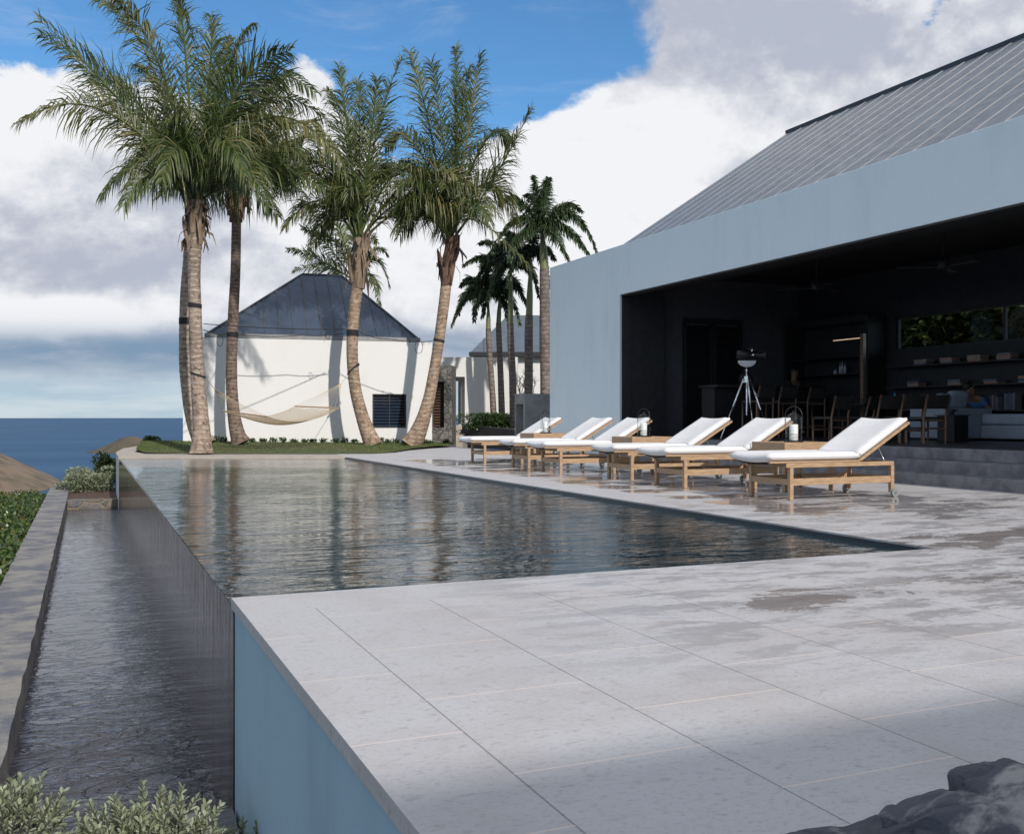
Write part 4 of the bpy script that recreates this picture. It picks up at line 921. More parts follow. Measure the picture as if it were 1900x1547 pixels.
# ================================================================== LOUNGERS
def make_lounger():
    # local frame: x from foot (0 at the front legs) to head, y across (0..W)
    W = .77; t = thing('sun_lounger', (0, 0, 0), '', 'sun lounger', 'sun loungers in a row on the deck')
    Z1 = .425
    b = MB()
    for y in (0.0, W - .045): b.box(-.05, 1.56, y, y + .045, Z1 - .05, Z1)
    b.box(1.515, 1.56, .046, W - .046, Z1 - .05, Z1); b.box(-.0, .05, .046, W - .046, Z1 - .05, Z1)
    b.build('frame', 'teak', t, bevel=.004)
    for x, y in ((0, 0), (0, W - .05)):
        b = MB(); b.box(x, x + .05, y - .003, y + .047, 0, Z1 - .051); b.build('leg', 'teak', t, bevel=.004)
    for y in (0, W - .05):
        b = MB(); b.box(1.51, 1.56, y - .003, y + .047, .05, Z1 - .051); b.build('leg', 'teak', t, bevel=.004)
        wy = y - .032 if y < .1 else y + .07
        b = MB(); b.tube([(1.535, wy - .015, .05), (1.535, wy + .015, .05)], .05, 20); wh = b.build('wheel', 'wheel_grey', t, False, bevel=.004)
        b = MB(); b.tube([(1.535, wy - .019, .05), (1.535, wy + .019, .05)], .018, 12); b.build('hub', 'chrome', wh)
    for y in (.003, W - .042): b = MB(); b.box(.051, 1.509, y, y + .035, .17, .25); b.build('stretcher', 'teak', t, bevel=.003)
    for x in (.005, 1.515, .75): b = MB(); b.box(x, x + .035, .05, W - .05, .175, .245); b.build('stretcher', 'teak', t, bevel=.003)
    b = MB()                                       # slung support, dished across its width
    def sling(u, v): return V((-.20 + 1.25 * u, .02 + (W - .04) * v, Z1 + .022 - .034 * math.sin(math.pi * v)))
    b.grid(sling, 8, 12); b.build('sling', 'canvas_under', t, True, solid=.012)
    for y in (.0, W - .04): b = MB(); b.box(-.28, 1.05, y, y + .04, Z1 + .002, Z1 + .026); b.build('side_rail', 'teak', t, bevel=.003)
    def cushion(x0, z0, ang, L, th, name):
        c, s = math.cos(ang), math.sin(ang); b = MB(); nu, nv = 22, 14
        def pt(u, v, top):
            x = L * u; y = W * v
            ed = min(1, min(u * L, (1 - u) * L, v * W, (1 - v) * W) / .05); rr = math.sqrt(max(0, 1 - (1 - ed) ** 2))
            sag = -.028 * math.sin(math.pi * v)
            crown = .010 * math.sin(math.pi * v) * math.sin(math.pi * u)
            z = th / 2 + sag + ((th / 2) * (.35 + .65 * rr) + crown if top else -(th / 2) * (.35 + .65 * rr))
            return V((x0 + x * c - z * s, y, z0 + x * s + z * c))
        W1 = nu + 1; o1 = len(b.v); b.grid(lambda u, v: pt(u, v, True), nu, nv); o2 = len(b.v); b.grid(lambda u, v: pt(u, 1 - v, False), nu, nv)
        ring = [i for i in range(W1)] + [j * W1 + nu for j in range(1, nv + 1)] + [nv * W1 + i for i in range(nu - 1, -1, -1)] + [j * W1 for j in range(nv - 1, 0, -1)]
        for k in range(len(ring)):
            a, bb = ring[k], ring[(k + 1) % len(ring)]
            fl_ = lambda i: o2 + (nv - i // W1) * W1 + i % W1
            b.f.append((o1 + a, fl_(a), fl_(bb), o1 + bb))
        b.build(name, 'cushion_white', t, True)
    cushion(-.29, Z1 + .03, 0, 1.33, .10, 'seat_cushion')
    ang = R(30)
    cushion(1.045, Z1 + .04, ang, .86, .095, 'back_cushion')
    b = MB(); c, s = math.cos(ang), math.sin(ang)
    for y in (.0, W - .04): b.bar((1.03, y + .02, Z1 + .015), (1.03 + .90 * c, y + .02, Z1 + .015 + .90 * s), .04, .03, (0, 0, 1))
    b.bar((1.03 + .88 * c, .04, Z1 + .015 + .88 * s), (1.03 + .88 * c, W - .04, Z1 + .015 + .88 * s), .03, .025, (0, 0, 1))
    for k in range(6):
        q = .1 + k * .13; b.bar((1.03 + q * c, .04, Z1 + .012 + q * s), (1.03 + q * c, W - .04, Z1 + .012 + q * s), .05, .014, (-s, 0, c))
    b.build('backrest_frame', 'teak', t, bevel=.003)
    b = MB()
    for y in (.06, W - .06): b.tube([(1.03 + .38 * c, y, Z1 + .38 * s), (1.46, y, Z1 + .005)], .006, 8)
    b.tube([(1.46, .05, Z1 + .006), (1.46, W - .05, Z1 + .006)], .006, 8); b.build('prop', 'chrome', t, True)
    return t
lg0 = make_lounger()
LP = [(7.40, 9.13), (7.38, 11.28), (7.49, 12.88), (7.35, 15.02), (7.48, 16.62), (7.52, 18.92)]
LL = ['white cushioned teak sun lounger nearest the viewer, at the right end of the row', 'teak sun lounger left of the nearest lantern table', 'teak sun lounger between two others, just right of the middle lantern table',
      'teak sun lounger just left of the middle lantern table', 'teak sun lounger on the near side of the farthest lantern table', 'white cushioned teak sun lounger farthest away, at the left end of the row']
for i, (x, y) in enumerate(LP):
    o = lg0 if i == 0 else copy_tree(lg0); o.location = (x, y, .002); o['label'] = LL[i]
    if i: o.rotation_euler.z = rnd(-.015, .015)
def make_table():
    t = thing('side_table', (0, 0, 0), '', 'side table', 'teak side tables between the loungers'); Wx, Wy, Z = .80, .68, .63
    b = MB()
    for k in range(6): b.box(.05 + k * (Wx - .1) / 6 + .004, .05 + (k + 1) * (Wx - .1) / 6 - .004, .05, Wy - .05, Z - .025, Z - .003)
    b.build('tabletop', 'teak', t, bevel=.002)
    b = MB(); b.box(.0, Wx, 0, .05, Z - .12, Z); b.box(0, Wx, Wy - .05, Wy, Z - .12, Z); b.box(0, .05, .051, Wy - .051, Z - .12, Z); b.box(Wx - .05, Wx, .051, Wy - .051, Z - .12, Z); b.build('apron', 'teak', t, bevel=.003)
    for x in (.003, Wx - .053):
        for y in (.003, Wy - .053): b = MB(); b.box(x, x + .05, y, y + .05, 0, Z - .121); b.build('leg', 'teak', t, bevel=.003)
    return t
tb0 = make_table()
TP = [(8.16, 10.17), (8.15, 13.98), (8.15, 17.83)]
TL = ['teak side table beside the nearest lounger, carrying a lantern', 'teak side table in the middle of the lounger row', 'teak side table near the far end of the lounger row']
def make_lantern():
    t = thing('lantern', (0, 0, 0), '', 'lantern', 'glass candle lanterns on the side tables')
    b = MB(); b.lathe([(0, 0), (.115, 0), (.115, .012), (0, .012)], (0, 0, .0), 28); b.build('base', 'iron_black', t)
    b = MB(); pr = [(.095, .013), (.095, .26)] + [(.095 * math.cos(a), .26 + .085 * math.sin(a)) for a in [R(x) for x in (15, 30, 45, 60, 75)]] + [(.018, .35), (.018, .37), (.0, .372)]
    b.lathe(pr, (0, 0, 0), 28); b.build('glass_dome', 'dome_glass', t, True)
    b = MB(); b.lathe([(0, .0125), (.048, .0125), (.05, .03), (.05, .205), (.044, .21), (.02, .2), (0, .198)], (0, 0, 0), 20); cd = b.build('candle', 'candle_wax', t, True)
    b = MB(); b.tube([(0, 0, .195), (.002, 0, .222)], .002, 5); b.build('wick', 'iron_black', cd)
    b = MB(); pts = [(0, -.106, .012), (0, -.106, .30)] + [(0, -.106 * math.cos(a), .30 + .125 * math.sin(a)) for a in [R(x) for x in range(15, 180, 15)]] + [(0, .106, .30), (0, .106, .012)]
    b.tube(pts, .006, 8); b.tube([(0, -.106, .12), (0, -.125, .12)], .012, 8); b.build('handle', 'iron_black', t, True)
    b = MB(); b.tube([(.101 * math.cos(a), .101 * math.sin(a), .09) for a in [R(x) for x in range(0, 361, 15)]], .004, 6); b.build('ring', 'iron_black', t, True)
    return t
ln0 = make_lantern()
LNP = [onX(1462, 818, 8.62), onX(1208, 808, 8.55), onX(1038, 801, 8.5)]
LNL = ['glass dome lantern with white candle on the nearest side table', 'glass dome lantern with white candle on the middle side table', 'glass dome lantern with white candle on the farthest side table']
for i in range(3):
    o = tb0 if i == 0 else copy_tree(tb0); o.location = (*TP[i], .002); o['label'] = TL[i]
    l = ln0 if i == 0 else copy_tree(ln0); l.location = (TP[i][0] + .42, TP[i][1] + .34, .632); l.scale = (1.1,) * 3; l['label'] = LNL[i]; l.rotation_euler.z = (.55, .5, .2)[i]

# concrete block at the corner of the villa
ck = thing('concrete_block', (11.2, 26.2, 0), 'grey concrete block with a recessed niche at the far corner of the villa', 'outdoor wall')
YB = 26.0; q0 = onY(974, 730, YB); zb = H + (CY - 730) / F * (q0.x * S_ + q0.y * C_)
yb2 = onX(955, 731, q0.x).y
b = MB(); b.box(q0.x, 14, YB, YB + .12, -.05, zb); b.box(q0.x, 14, yb2 - .07, yb2, -.05, zb); b.box(q0.x + .3, 14, YB + .12, yb2 - .07, -.05, zb); b.box(q0.x, q0.x + .3, YB + .12, yb2 - .07, zb - .3, zb); b.box(q0.x, q0.x + .3, YB + .12, yb2 - .07, -.05, .12)
b.build('body', 'concrete_grey', ck)

# ================================================================== RUBBLE WALL, lower right
rw = thing('rubble_wall', at(1700, 1547, 1.35), 'dark rough rubble stones in shade at the lower right corner', 'stone wall')
import bmesh
def boulder(c, sx, sy, sz, seed, rz=0):
    rg = random.Random(seed); bm = bmesh.new()
    for k in range(26):
        v = V((rg.uniform(-1, 1), rg.uniform(-1, 1), rg.uniform(-1, 1))); m_ = max(abs(v.x), abs(v.y), abs(v.z)); v = v * (.45 / m_ + .55 / v.length) * rg.uniform(.86, 1.04); bm.verts.new((v.x * sx, v.y * sy, v.z * sz))
    r_ = bmesh.ops.convex_hull(bm, input=bm.verts); bmesh.ops.delete(bm, geom=list({g for g in r_['geom_interior'] if isinstance(g, bmesh.types.BMVert)}), context='VERTS')
    bmesh.ops.triangulate(bm, faces=bm.faces)
    for k in range(4):
        es = [e for e in bm.edges if e.calc_length() > .008]
        if es: bmesh.ops.subdivide_edges(bm, edges=es, cuts=1)
        bmesh.ops.triangulate(bm, faces=bm.faces)
    for k in range(2): bmesh.ops.smooth_vert(bm, verts=bm.verts, factor=.5, use_axis_x=True, use_axis_y=True, use_axis_z=True)
    bm.normal_update()
    for v in bm.verts:
        q = v.co * 9 + V((seed, 0, seed * .3)); n_ = mnoise.fractal(q, .9, 2.1, 6); n2_ = abs(mnoise.noise(v.co * 14 + V((0, seed, 1))))
        v.co += v.normal * (.006 * n_ - .006 * max(0, .12 - n2_) / .12)
    Mx = Matrix.Translation(c) @ Matrix.Rotation(rz, 4, 'Z') @ Matrix.Rotation(rg.uniform(-.12, .12), 4, 'X')
    b = MB(); bm.verts.index_update(); b.v = [Mx @ v.co for v in bm.verts]; b.f = [tuple(v.index for v in f.verts) for f in bm.faces]; bm.free(); return b
DZ = 1.42
stones = [(1620, 1622, .17, .13, .052, 1, .30), (1745, 1560, .075, .10, .045, 21, .5), (1792, 1530, .105, .11, .048, 2, .62), (1930, 1500, .085, .13, .048, 5, .4), (1880, 1600, .10, .10, .06, 8, .2), (1985, 1590, .11, .12, .07, 11, .6), (1740, 1700, .15, .12, .08, 14, .2), (1560, 1700, .14, .12, .07, 17, .2)]
allb = MB()
for u, v, sx, sy, sz, sd2, rz2 in stones:
    q = boulder(at(u, v, DZ), sx, sy, sz, sd2, -TH + rz2); o = len(allb.v); allb.v += q.v; allb.f += [tuple(i + o for i in f) for f in q.f]
allb.build('stones', 'rubble', rw, False)
core = at(1800, 1850, DZ + .05); b = MB(); b.box(core.x - .25, core.x + 1.2, core.y - .35, core.y + .06, .0, .26, Matrix.Translation(core) @ Matrix.Rotation(-TH + .35, 4, 'Z') @ Matrix.Translation(-core)); b.build('core', 'rubble', rw)

# ================================================================== VEGETATION
UPV = V((0, 0, 1))
def bez(a, c, e, t): return a * (1 - t) ** 2 + c * (2 * t * (1 - t)) + e * t ** 2
def frond(b, B, Cn, T, ll, n=46, droop=.5, lw=.03, r0=.03, bare=.16, vsh=.1, twist=0., ragged=.3, plume=False, face=0, tip=.25, up=0.):
    L = (Cn - B).length + (T - Cn).length
    def pos(t): return bez(B, Cn, T, t) - UPV * tip * t ** 3.2
    pts = [pos(i / 16) for i in range(17)]
    b.tube(pts, [r0 * (1 - i / 16) ** .8 + .004 for i in range(17)], 4, False)
    thin = rnd(.0, .25); gap = rnd(.3, .9)         # some fronds are torn along a stretch
    for i in range(n):
        t = bare + (1 - bare) * (i + rnd(.0, 1.)) / n; p = pos(t); tg = (pos(min(1, t + .02)) - pos(t - .02)).normalized()
        sd_ = tg.cross(UPV)
        if sd_.length < .15: sd_ = tg.cross(V((C_, -S_, 0)))
        sd_.normalize()
        if face:                                   # blade turned partly broadside
            s2 = tg.cross(V((S_, C_, 0)))
            if s2.length > .1:
                s2.normalize(); s2 = s2 if s2.dot(sd_) > 0 else -s2
                sd_ = (sd_ * (1 - face) + s2 * face).normalized()
        nr = sd_.cross(tg).normalized()
        if twist: q = Matrix.Rotation(twist, 3, tg); sd_ = q @ sd_; nr = q @ nr
        tt = (t - bare) / (1 - bare); prof = (.62 + .38 * math.sin(math.pi * min(1, tt * 1.1 + .2))) * (1 - .5 * max(0, tt - .6) / .4)
        vert = abs(tg.z)
        for s in (-1, 1):
            for rep in range(3 if plume else 1):
                if random.random() < (.06 if plume else .10 + (.45 if abs(tt - gap) < thin * .3 else 0)): continue
                l = ll * prof * rnd(1 - ragged, 1 + ragged * .5)
                fwd = .45 + .7 * tt + (.6 * vert if not plume else 0) + up + rnd(-.15, .15)
                upk = rnd(-.25, .45) + vsh if not plume else rnd(-1.0, 1.0)
                jj = .10 if plume else .22
                d1 = (sd_ * s + tg * fwd + nr * upk + V((rnd(-jj, jj), rnd(-jj, jj), rnd(-jj, jj)))).normalized()
                dr = droop * rnd(.35, 1.75); d2 = (d1 - UPV * dr).normalized(); d3 = (d2 - UPV * dr * 1.3).normalized()
                m1 = p + d1 * l * .36; m2 = m1 + d2 * l * .36; e = m2 + d3 * l * .3
                wv = (tg - d1 * tg.dot(d1)).normalized(); wv = (Matrix.Rotation(rnd(-.9, .9), 3, d1) @ wv) * lw * .5 * rnd(.75, 1.25)
                b.add([p - wv * .5, p + wv * .5, m1 + wv, m1 - wv, m2 + wv * .7, m2 - wv * .7, e], [(0, 1, 2, 3), (3, 2, 4, 5), (5, 4, 6)])
def trunk(pts, d, b, n=14, ridge=.012, step=.06):
    P = [(at(u, v, d), w_ * d / F / 2) for u, v, w_ in pts]
    fine = []; N = 8
    ptsv = [p for p, r in P]; rr_ = [r for p, r in P]
    def cr(i, t, arr):
        p0, p1, p2, p3 = arr[max(i - 1, 0)], arr[i], arr[i + 1], arr[min(i + 2, len(arr) - 1)]
        return .5 * ((2 * p1) + (-p0 + p2) * t + (2 * p0 - 5 * p1 + 4 * p2 - p3) * t * t + (-p0 + 3 * p1 - 3 * p2 + p3) * t ** 3) if not isinstance(p1, float) else p1 + (p2 - p1) * t
    out = []; ro = []
    for i in range(len(P) - 1):
        m_ = max(3, int((ptsv[i + 1] - ptsv[i]).length / step))
        for k in range(m_):
            t = k / m_; out.append(cr(i, t, ptsv)); ro.append((rr_[i] + (rr_[i + 1] - rr_[i]) * t) * (1 + ridge * (1 if (len(out) % 3 == 0) else -.4) + rnd(-.006, .006)))
    out.append(ptsv[-1]); ro.append(rr_[-1]); b.tube(out, ro, n)
def sheath(b, top, bot, r0, r1, flaps, d):
    n = 16
    def f(u, v):
        p = bot.lerp(top, v); a = u * 2 * math.pi; r_ = (r0 * .86 + (r1 - r0 * .86) * v) * (1 + .30 * mnoise.noise(V((math.cos(a) * 2, math.sin(a) * 2, v * 4 + top.x))) + .12 * math.sin(math.pi * v))
        return p + V((math.cos(a) * r_, math.sin(a) * r_, 0))
    b.grid(f, 22, 10)
    for (du, dv, eu, ev, w_) in flaps:             # torn dead leaf bases, offsets in metres from the top
        a = top + V((C_, -S_, 0)) * du + V((0, 0, dv)); e = top + V((C_, -S_, 0)) * eu + V((0, 0, ev)) + V((S_, C_, 0)) * rnd(-.15, .1)
        m_ = (a + e) / 2 + V((C_, -S_, 0)) * (.12 if eu > 0 else -.12) + V((0, 0, .05)); sd_ = V((S_, C_, 0)) * w_ * .5 + V((0, 0, w_ * .4)) ; 
        b.add([a - sd_, a + sd_, m_ + sd_ * .9, m_ - sd_ * .9, e + sd_ * .2, e - sd_ * .2], [(0, 1, 2, 3), (3, 2, 4, 5)])
def coconut(name_label, tr, d, crown_px, fr, bark, sh=None, sh_m='sheath_brown', extra=0, ll=1.28, elmin=.25, leafm='coconut_leaf', seedv=1, yel=()):
    random.seed(seedv)
    base = at(*tr[0][:2], d); t = thing('coconut_palm', base, name_label, 'palm tree', 'coconut palms on the lawn')
    b = MB(); trunk(tr, d, b); b.build('trunk', bark, t, True)
    cb = at(*crown_px, d)
    b = MB(); by = MB()
    for i, f_ in enumerate(fr):
        cu, cv_, tu, tv, dd = f_[:5]; kw = dict(droop=1.15, tip=.45, face=rnd(.35, .8), twist=rnd(-.4, .4))
        if len(f_) > 5: kw.update(f_[5])
        B0 = cb + V((rnd(-.08, .08), rnd(-.08, .08), rnd(-.15, .15)))
        Cn = at(cu, cv_, d + dd * .5); T = at(tu, tv, d + dd)
        frond(by if i in yel else b, B0, Cn, T, ll * rnd(.9, 1.1), 118, r0=.04, lw=.034, **kw)
    for k in range(extra):                         # fronds that fill the crown all round
        a = rnd(0, 6.28); el_ = rnd(elmin, 1.35); L = rnd(2.3, 3.5); dv = V((math.cos(a) * math.cos(el_), math.sin(a) * math.cos(el_), math.sin(el_)))
        Cn = cb + dv * L * .6 + V((0, 0, .35)); T = cb + dv * L + V((0, 0, -.5 - .6 * math.cos(el_)))
        frond(b, cb, Cn, T, ll * .95, 92, droop=1.1, r0=.035, lw=.034, twist=rnd(-1.0, 1.0), face=rnd(0, .6), tip=rnd(.2, .7))
    b.build('crown', leafm, t)
    if by.v: by.build('frond', 'coconut_leaf_yellow', t)
    if sh:
        b = MB(); (tu, tv), (bu, bv), w0, w1, flaps = sh
        tp_, bt_ = at(tu, tv, d), at(bu, bv, d); r0_, r1_ = w0 * d / F / 2, w1 * d / F / 2
        sheath(b, tp_, bt_, r0_ * .82, r1_ * .78, flaps, d)
        for k in range(11):                        # old leaf bases clasping the stem
            a = k * 2.4; o_2 = V((math.cos(a), math.sin(a), 0)); z0 = rnd(.0, .75); q = bt_.lerp(tp_, z0)
            b.tube([q + o_2 * r0_ * .6, q + o_2 * r0_ * 1.0 + V((0, 0, .25)), q + o_2 * r0_ * rnd(1.0, 1.35) + V((0, 0, rnd(.5, .8)))], [.075, .06, .02], 6)
        for k in range(14):
            a = rnd(0, 6.28); o_2 = V((math.cos(a), math.sin(a), 0)); q = bt_.lerp(tp_, rnd(.2, 1)) + o_2 * r0_ * .85; L_ = rnd(.25, .75); s_2 = V((-math.sin(a), math.cos(a), 0)) * rnd(.03, .08)
            m_ = q + o_2 * rnd(.08, .2) - UPV * L_ * .4; e_ = m_ + o_2 * rnd(-.08, .12) - UPV * L_ * .6
            b.add([q - s_2, q + s_2, m_ + s_2, m_ - s_2, e_ + s_2 * .3, e_ - s_2 * .2], [(0, 1, 2, 3), (3, 2, 4, 5)])
        None; b.build('leaf_sheath', sh_m, t, True)
    return t
up_ = dict(droop=.65, up=.15, tip=.3)
A_tr = [(382, 827, 44), (371, 808, 34), (357, 770, 27), (349, 720, 25), (345, 670, 25), (345, 600, 24), (347, 540, 24), (352, 470, 22), (355, 400, 19)]
B_tr = [(374, 840, 46), (374, 828, 38), (374, 800, 32), (371, 760, 28), (367, 700, 25.5), (364, 640, 24.5), (362, 580, 23.5), (360, 516, 23), (361, 460, 25), (363, 400, 21)]
C_tr = [(448, 823, 38), (441, 806, 28), (434, 770, 23), (430, 720, 21), (430, 660, 20), (433, 580, 19.5), (437, 500, 18), (439, 400, 17), (441, 370, 16)]
D_tr = [(693, 826, 36), (684, 806, 29), (672, 772, 24), (660, 725, 22), (654, 670, 21), (654, 620, 21), (658, 570, 22), (663, 530, 21), (666, 450, 20)]
E_tr = [(763, 825, 42), (774, 806, 33), (786, 775, 26), (797, 735, 22), (806, 685, 20), (814, 635, 19.5), (821, 585, 20), (827, 535, 20), (833, 470, 18)]
coconut('coconut palm with slender leaning trunk standing behind the thick front palm, leftmost', A_tr, 27.4, (352, 392),
        [(300, 230, 70, 30, -.6, dict(droop=.5)), (300, 60, 180, -30, .6), (270, 150, 170, 120, 1.6)], 'coconut_bark', extra=6, elmin=.8, seedv=3)
coconut('thick trunked coconut palm nearest the pool carrying the left end of the hammock', B_tr, 25.45, (364, 376),
        [(190, 120, 35, 215, -.4, dict(droop=1.0, face=.7, tip=.2)), (250, 190, 70, 35, .3, dict(droop=.5, face=.85, tip=.0, up=.2)), (300, 60, 215, -25, -.5, dict(face=.7, tip=.3)), (345, 60, 330, -40, -.3, dict(face=.6, up=.2)), (400, 100, 392, 10, .4, up_),
         (440, 60, 585, 140, -.4, dict(droop=.8, face=.7)), (420, 90, 470, 15, .6), (480, 110, 640, 270, -.8, dict(droop=1.3)), (450, 220, 560, 330, .3, dict(droop=.9)), (290, 240, 190, 330, -1.0), (420, 130, 540, 60, -1.2, dict(droop=.6)),
         (390, 160, 430, 40, 1.0), (320, 160, 250, 90, 1.4), (420, 220, 500, 350, -1.0, dict(droop=.9)), (400, 180, 455, 290, -1.8, dict(droop=.8)), (340, 200, 300, 300, -1.8, dict(droop=.9)), (450, 90, 615, 200, .6, dict(droop=1.2))], 'coconut_bark',
        ((364, 372), (361, 462), 33, 30, [(.05, -.05, .4, -.5, .1), (-.1, -.6, -.45, -1.25, .1), (.1, -.7, .55, -1.2, .09), (.15, -.3, .35, -.75, .07), (-.1, -.2, -.35, -.75, .1)]), 'sheath_tan', extra=10, elmin=.3, seedv=5, yel=(0, 2, 7))
coconut('slim dark coconut palm with straight trunk in front of the pavilion left side', C_tr, 29.6, (441, 352),
        [(470, 230, 590, 200, .4, dict(droop=.7)), (490, 290, 600, 320, -.6, dict(droop=.6)), (460, 190, 540, 110, .6), (420, 220, 370, 150, .9), (430, 200, 430, 90, .2, up_), (480, 250, 560, 260, -1.2), (400, 260, 340, 290, .3)], 'coconut_bark_dark',
        ((441, 335), (438, 412), 34, 26, [(.0, -.25, -.55, -.55, .12), (.1, -.1, .4, .3, .12), (-.1, .0, -.35, .2, .1), (.15, -.7, .45, -1.15, .1), (-.1, -.6, -.25, -.95, .08)]), 'sheath_brown', extra=12, seedv=8, yel=(0, 5))
coconut('coconut palm with ragged tan leaf bases carrying the right end of the hammock', D_tr, 30.5, (668, 446),
        [(645, 230, 628, 105, .1, up_), (690, 230, 745, 90, .5, up_), (600, 190, 535, 240, .6, dict(tip=.7, droop=1.2)), (575, 235, 500, 360, -.4, dict(droop=1.3)), (600, 320, 530, 395, -1.0, dict(droop=.9)), (800, 215, 930, 400, -.9, dict(droop=1.5, tip=.1, face=.3, ragged=.2)), (690, 260, 700, 130, -.7, up_),
         (810, 285, 990, 500, -1.3, dict(droop=1.5, tip=.1, face=.3, ragged=.2)), (630, 280, 545, 260, -1.0, dict(tip=.6)), (745, 240, 800, 340, .8, dict(droop=1.2)), (670, 240, 665, 130, .7, up_), (620, 330, 575, 450, .6, dict(droop=.8)), (655, 250, 605, 140, 1.2)], 'coconut_bark_warm',
        ((668, 442), (665, 536), 34, 30, [(-.3, -.3, -.42, -1.6, .18), (.25, -.2, .55, -1.1, .2), (.3, -.2, .5, .5, .12), (.1, -.5, .15, -1.75, .16), (-.1, -.4, -.2, -1.3, .2), (-.2, .0, -.35, -.7, .14)]), 'sheath_tan', extra=6, elmin=.8, seedv=12, yel=(5, 7))
coconut('coconut palm with strongly leaning trunk at the right corner of the pavilion', E_tr, 30.5, (836, 446),
        [(800, 220, 760, 80, .1, up_), (850, 210, 845, 72, .5, up_), (880, 200, 890, 85, -.2, up_), (900, 200, 945, 230, .6, dict(tip=.6, droop=1.1)), (775, 200, 715, 230, .6, dict(tip=.7, droop=1.1)), (920, 340, 985, 200, -.2, dict(droop=.5, tip=.05, face=.3)), (825, 250, 800, 100, -.8, up_), (780, 270, 700, 300, .9, dict(droop=.9)),
         (905, 260, 960, 390, .7, dict(droop=1.3)), (790, 300, 735, 400, -.5, dict(droop=.9)), (850, 230, 870, 110, .2, up_)], 'coconut_bark_warm',
        ((838, 440), (828, 530), 32, 27, [(-.2, -.6, -.5, -1.3, .16), (.2, -.3, .5, -1.1, .14), (.1, -.2, .3, .4, .1)]), 'sheath_brown', extra=7, elmin=.7, seedv=17, yel=(4, 8))
# palm behind the pavilion
tdx = 41.5; random.seed(31)
t = thing('coconut_palm', at(655, 800, tdx), 'coconut palm standing behind the pavilion, its crown above the dark roof', 'palm tree')
b = MB(); trunk([(662, 806, 22), (658, 700, 16), (655, 540, 15), (655, 520, 14)], tdx, b); b.build('trunk', 'coconut_bark_dark', t, True)
b = MB(); cb = at(655, 520, tdx)
for cu, cv_, tu, tv, dd in [(600, 480, 533, 452, 0), (605, 440, 560, 412, .3), (635, 420, 618, 398, .3), (660, 420, 645, 400, .6), (700, 440, 722, 520, -.2), (695, 440, 718, 462, .4), (620, 490, 545, 490, .5), (690, 480, 705, 560, -.8), (640, 440, 585, 425, -.6), (680, 420, 700, 440, .9)]:
    frond(b, cb, at(cu, cv_, tdx + dd), at(tu, tv, tdx + dd * 2), .75, 70, droop=.45, lw=.045, r0=.035, twist=rnd(-1.2, 1.2))
b.build('crown', 'coconut_leaf', t)

def royal(label, tr, d, cs_top, crown, fr, seedv):
    random.seed(seedv)
    t = thing('royal_palm', at(*tr[0][:2], d), label, 'palm tree', 'royal palms beside the villa'); b = MB(); trunk(tr, d, b, 14, .006); b.build('trunk', 'royal_bark', t, True)
    b = MB(); w0 = tr[-1][2]; trunk([(tr[-1][0], tr[-1][1], w0 * .92), ((tr[-1][0] + cs_top[0]) / 2, (tr[-1][1] + cs_top[1]) / 2, w0 * .85), (cs_top[0], cs_top[1], w0 * .5), (crown[0], crown[1], w0 * .4)], d, b, 12, 0); b.build('crownshaft', 'crownshaft', t, True)
    b = MB(); cb = at(*crown, d)
    for f_ in fr:
        cu, cv_, tu, tv, dd = f_[:5]; frond(b, cb, at(cu, cv_, d + dd * .5), at(tu, tv, d + dd), .50, 80, droop=.7, lw=.042, r0=.03, bare=.06, plume=True)
    b.build('crown', 'royal_leaf', t)
royal('tallest royal palm, closest to the villa corner', [(1013, 800, 21), (1012, 700, 20), (1011, 580, 20), (1010, 500, 18)], 34.5, (1007, 445), (1005, 425),
      [(995, 350, 990, 315, .1), (1010, 350, 1018, 318, -.3), (960, 350, 932, 362, .2), (965, 380, 925, 430, -.4), (1060, 350, 1108, 455, -.2), (1050, 390, 1108, 490, -.5), (960, 420, 945, 470, -.8), (1040, 360, 1080, 380, .7), (1020, 410, 1060, 480, -.9), (1000, 360, 975, 350, 1)], 41)
royal('royal palm second from the villa, its base behind the concrete block', [(980, 790, 17), (981, 700, 16), (981, 620, 16), (982, 585, 14)], 35.5, (984, 510), (985, 480), [(950, 430, 905, 460, .2), (960, 430, 930, 420, .3), (1000, 430, 1020, 520, .3), (960, 450, 940, 520, -.4), (990, 420, 985, 400, .3), (1000, 440, 1030, 470, .8)], 42)
royal('middle royal palm with green crownshaft above the dark planter', [(953, 795, 15), (951, 700, 13.5), (948, 640, 13), (947, 600, 12)], 36.5, (948, 525), (948, 500), [(910, 450, 880, 520, .2), (915, 460, 860, 480, .3), (985, 460, 1000, 540, .2), (950, 440, 945, 420, .2), (930, 460, 905, 545, -.6), (970, 450, 990, 500, -.5), (925, 440, 890, 440, .8)], 43)
royal('thin royal palm second from the left above the planter hedge', [(932, 795, 13), (929, 700, 11.5), (926, 630, 11), (925, 600, 10)], 37.5, (927, 560), (928, 535), [(905, 490, 870, 540, .2), (950, 490, 985, 575, .2), (930, 480, 925, 450, .2), (910, 510, 895, 575, -.5), (950, 500, 970, 540, .5)], 44)
royal('leftmost royal palm, dark trunk in front of the white courtyard wall', [(917, 795, 12.5), (913, 720, 11), (908, 650, 11), (906, 610, 10)], 37.5, (906, 575), (905, 550), [(870, 505, 838, 595, -.2), (865, 520, 850, 570, .5), (940, 500, 965, 590, -.3), (905, 490, 895, 470, .2), (885, 520, 880, 585, -.7), (930, 520, 945, 590, .4), (880, 500, 855, 520, .7)], 45)

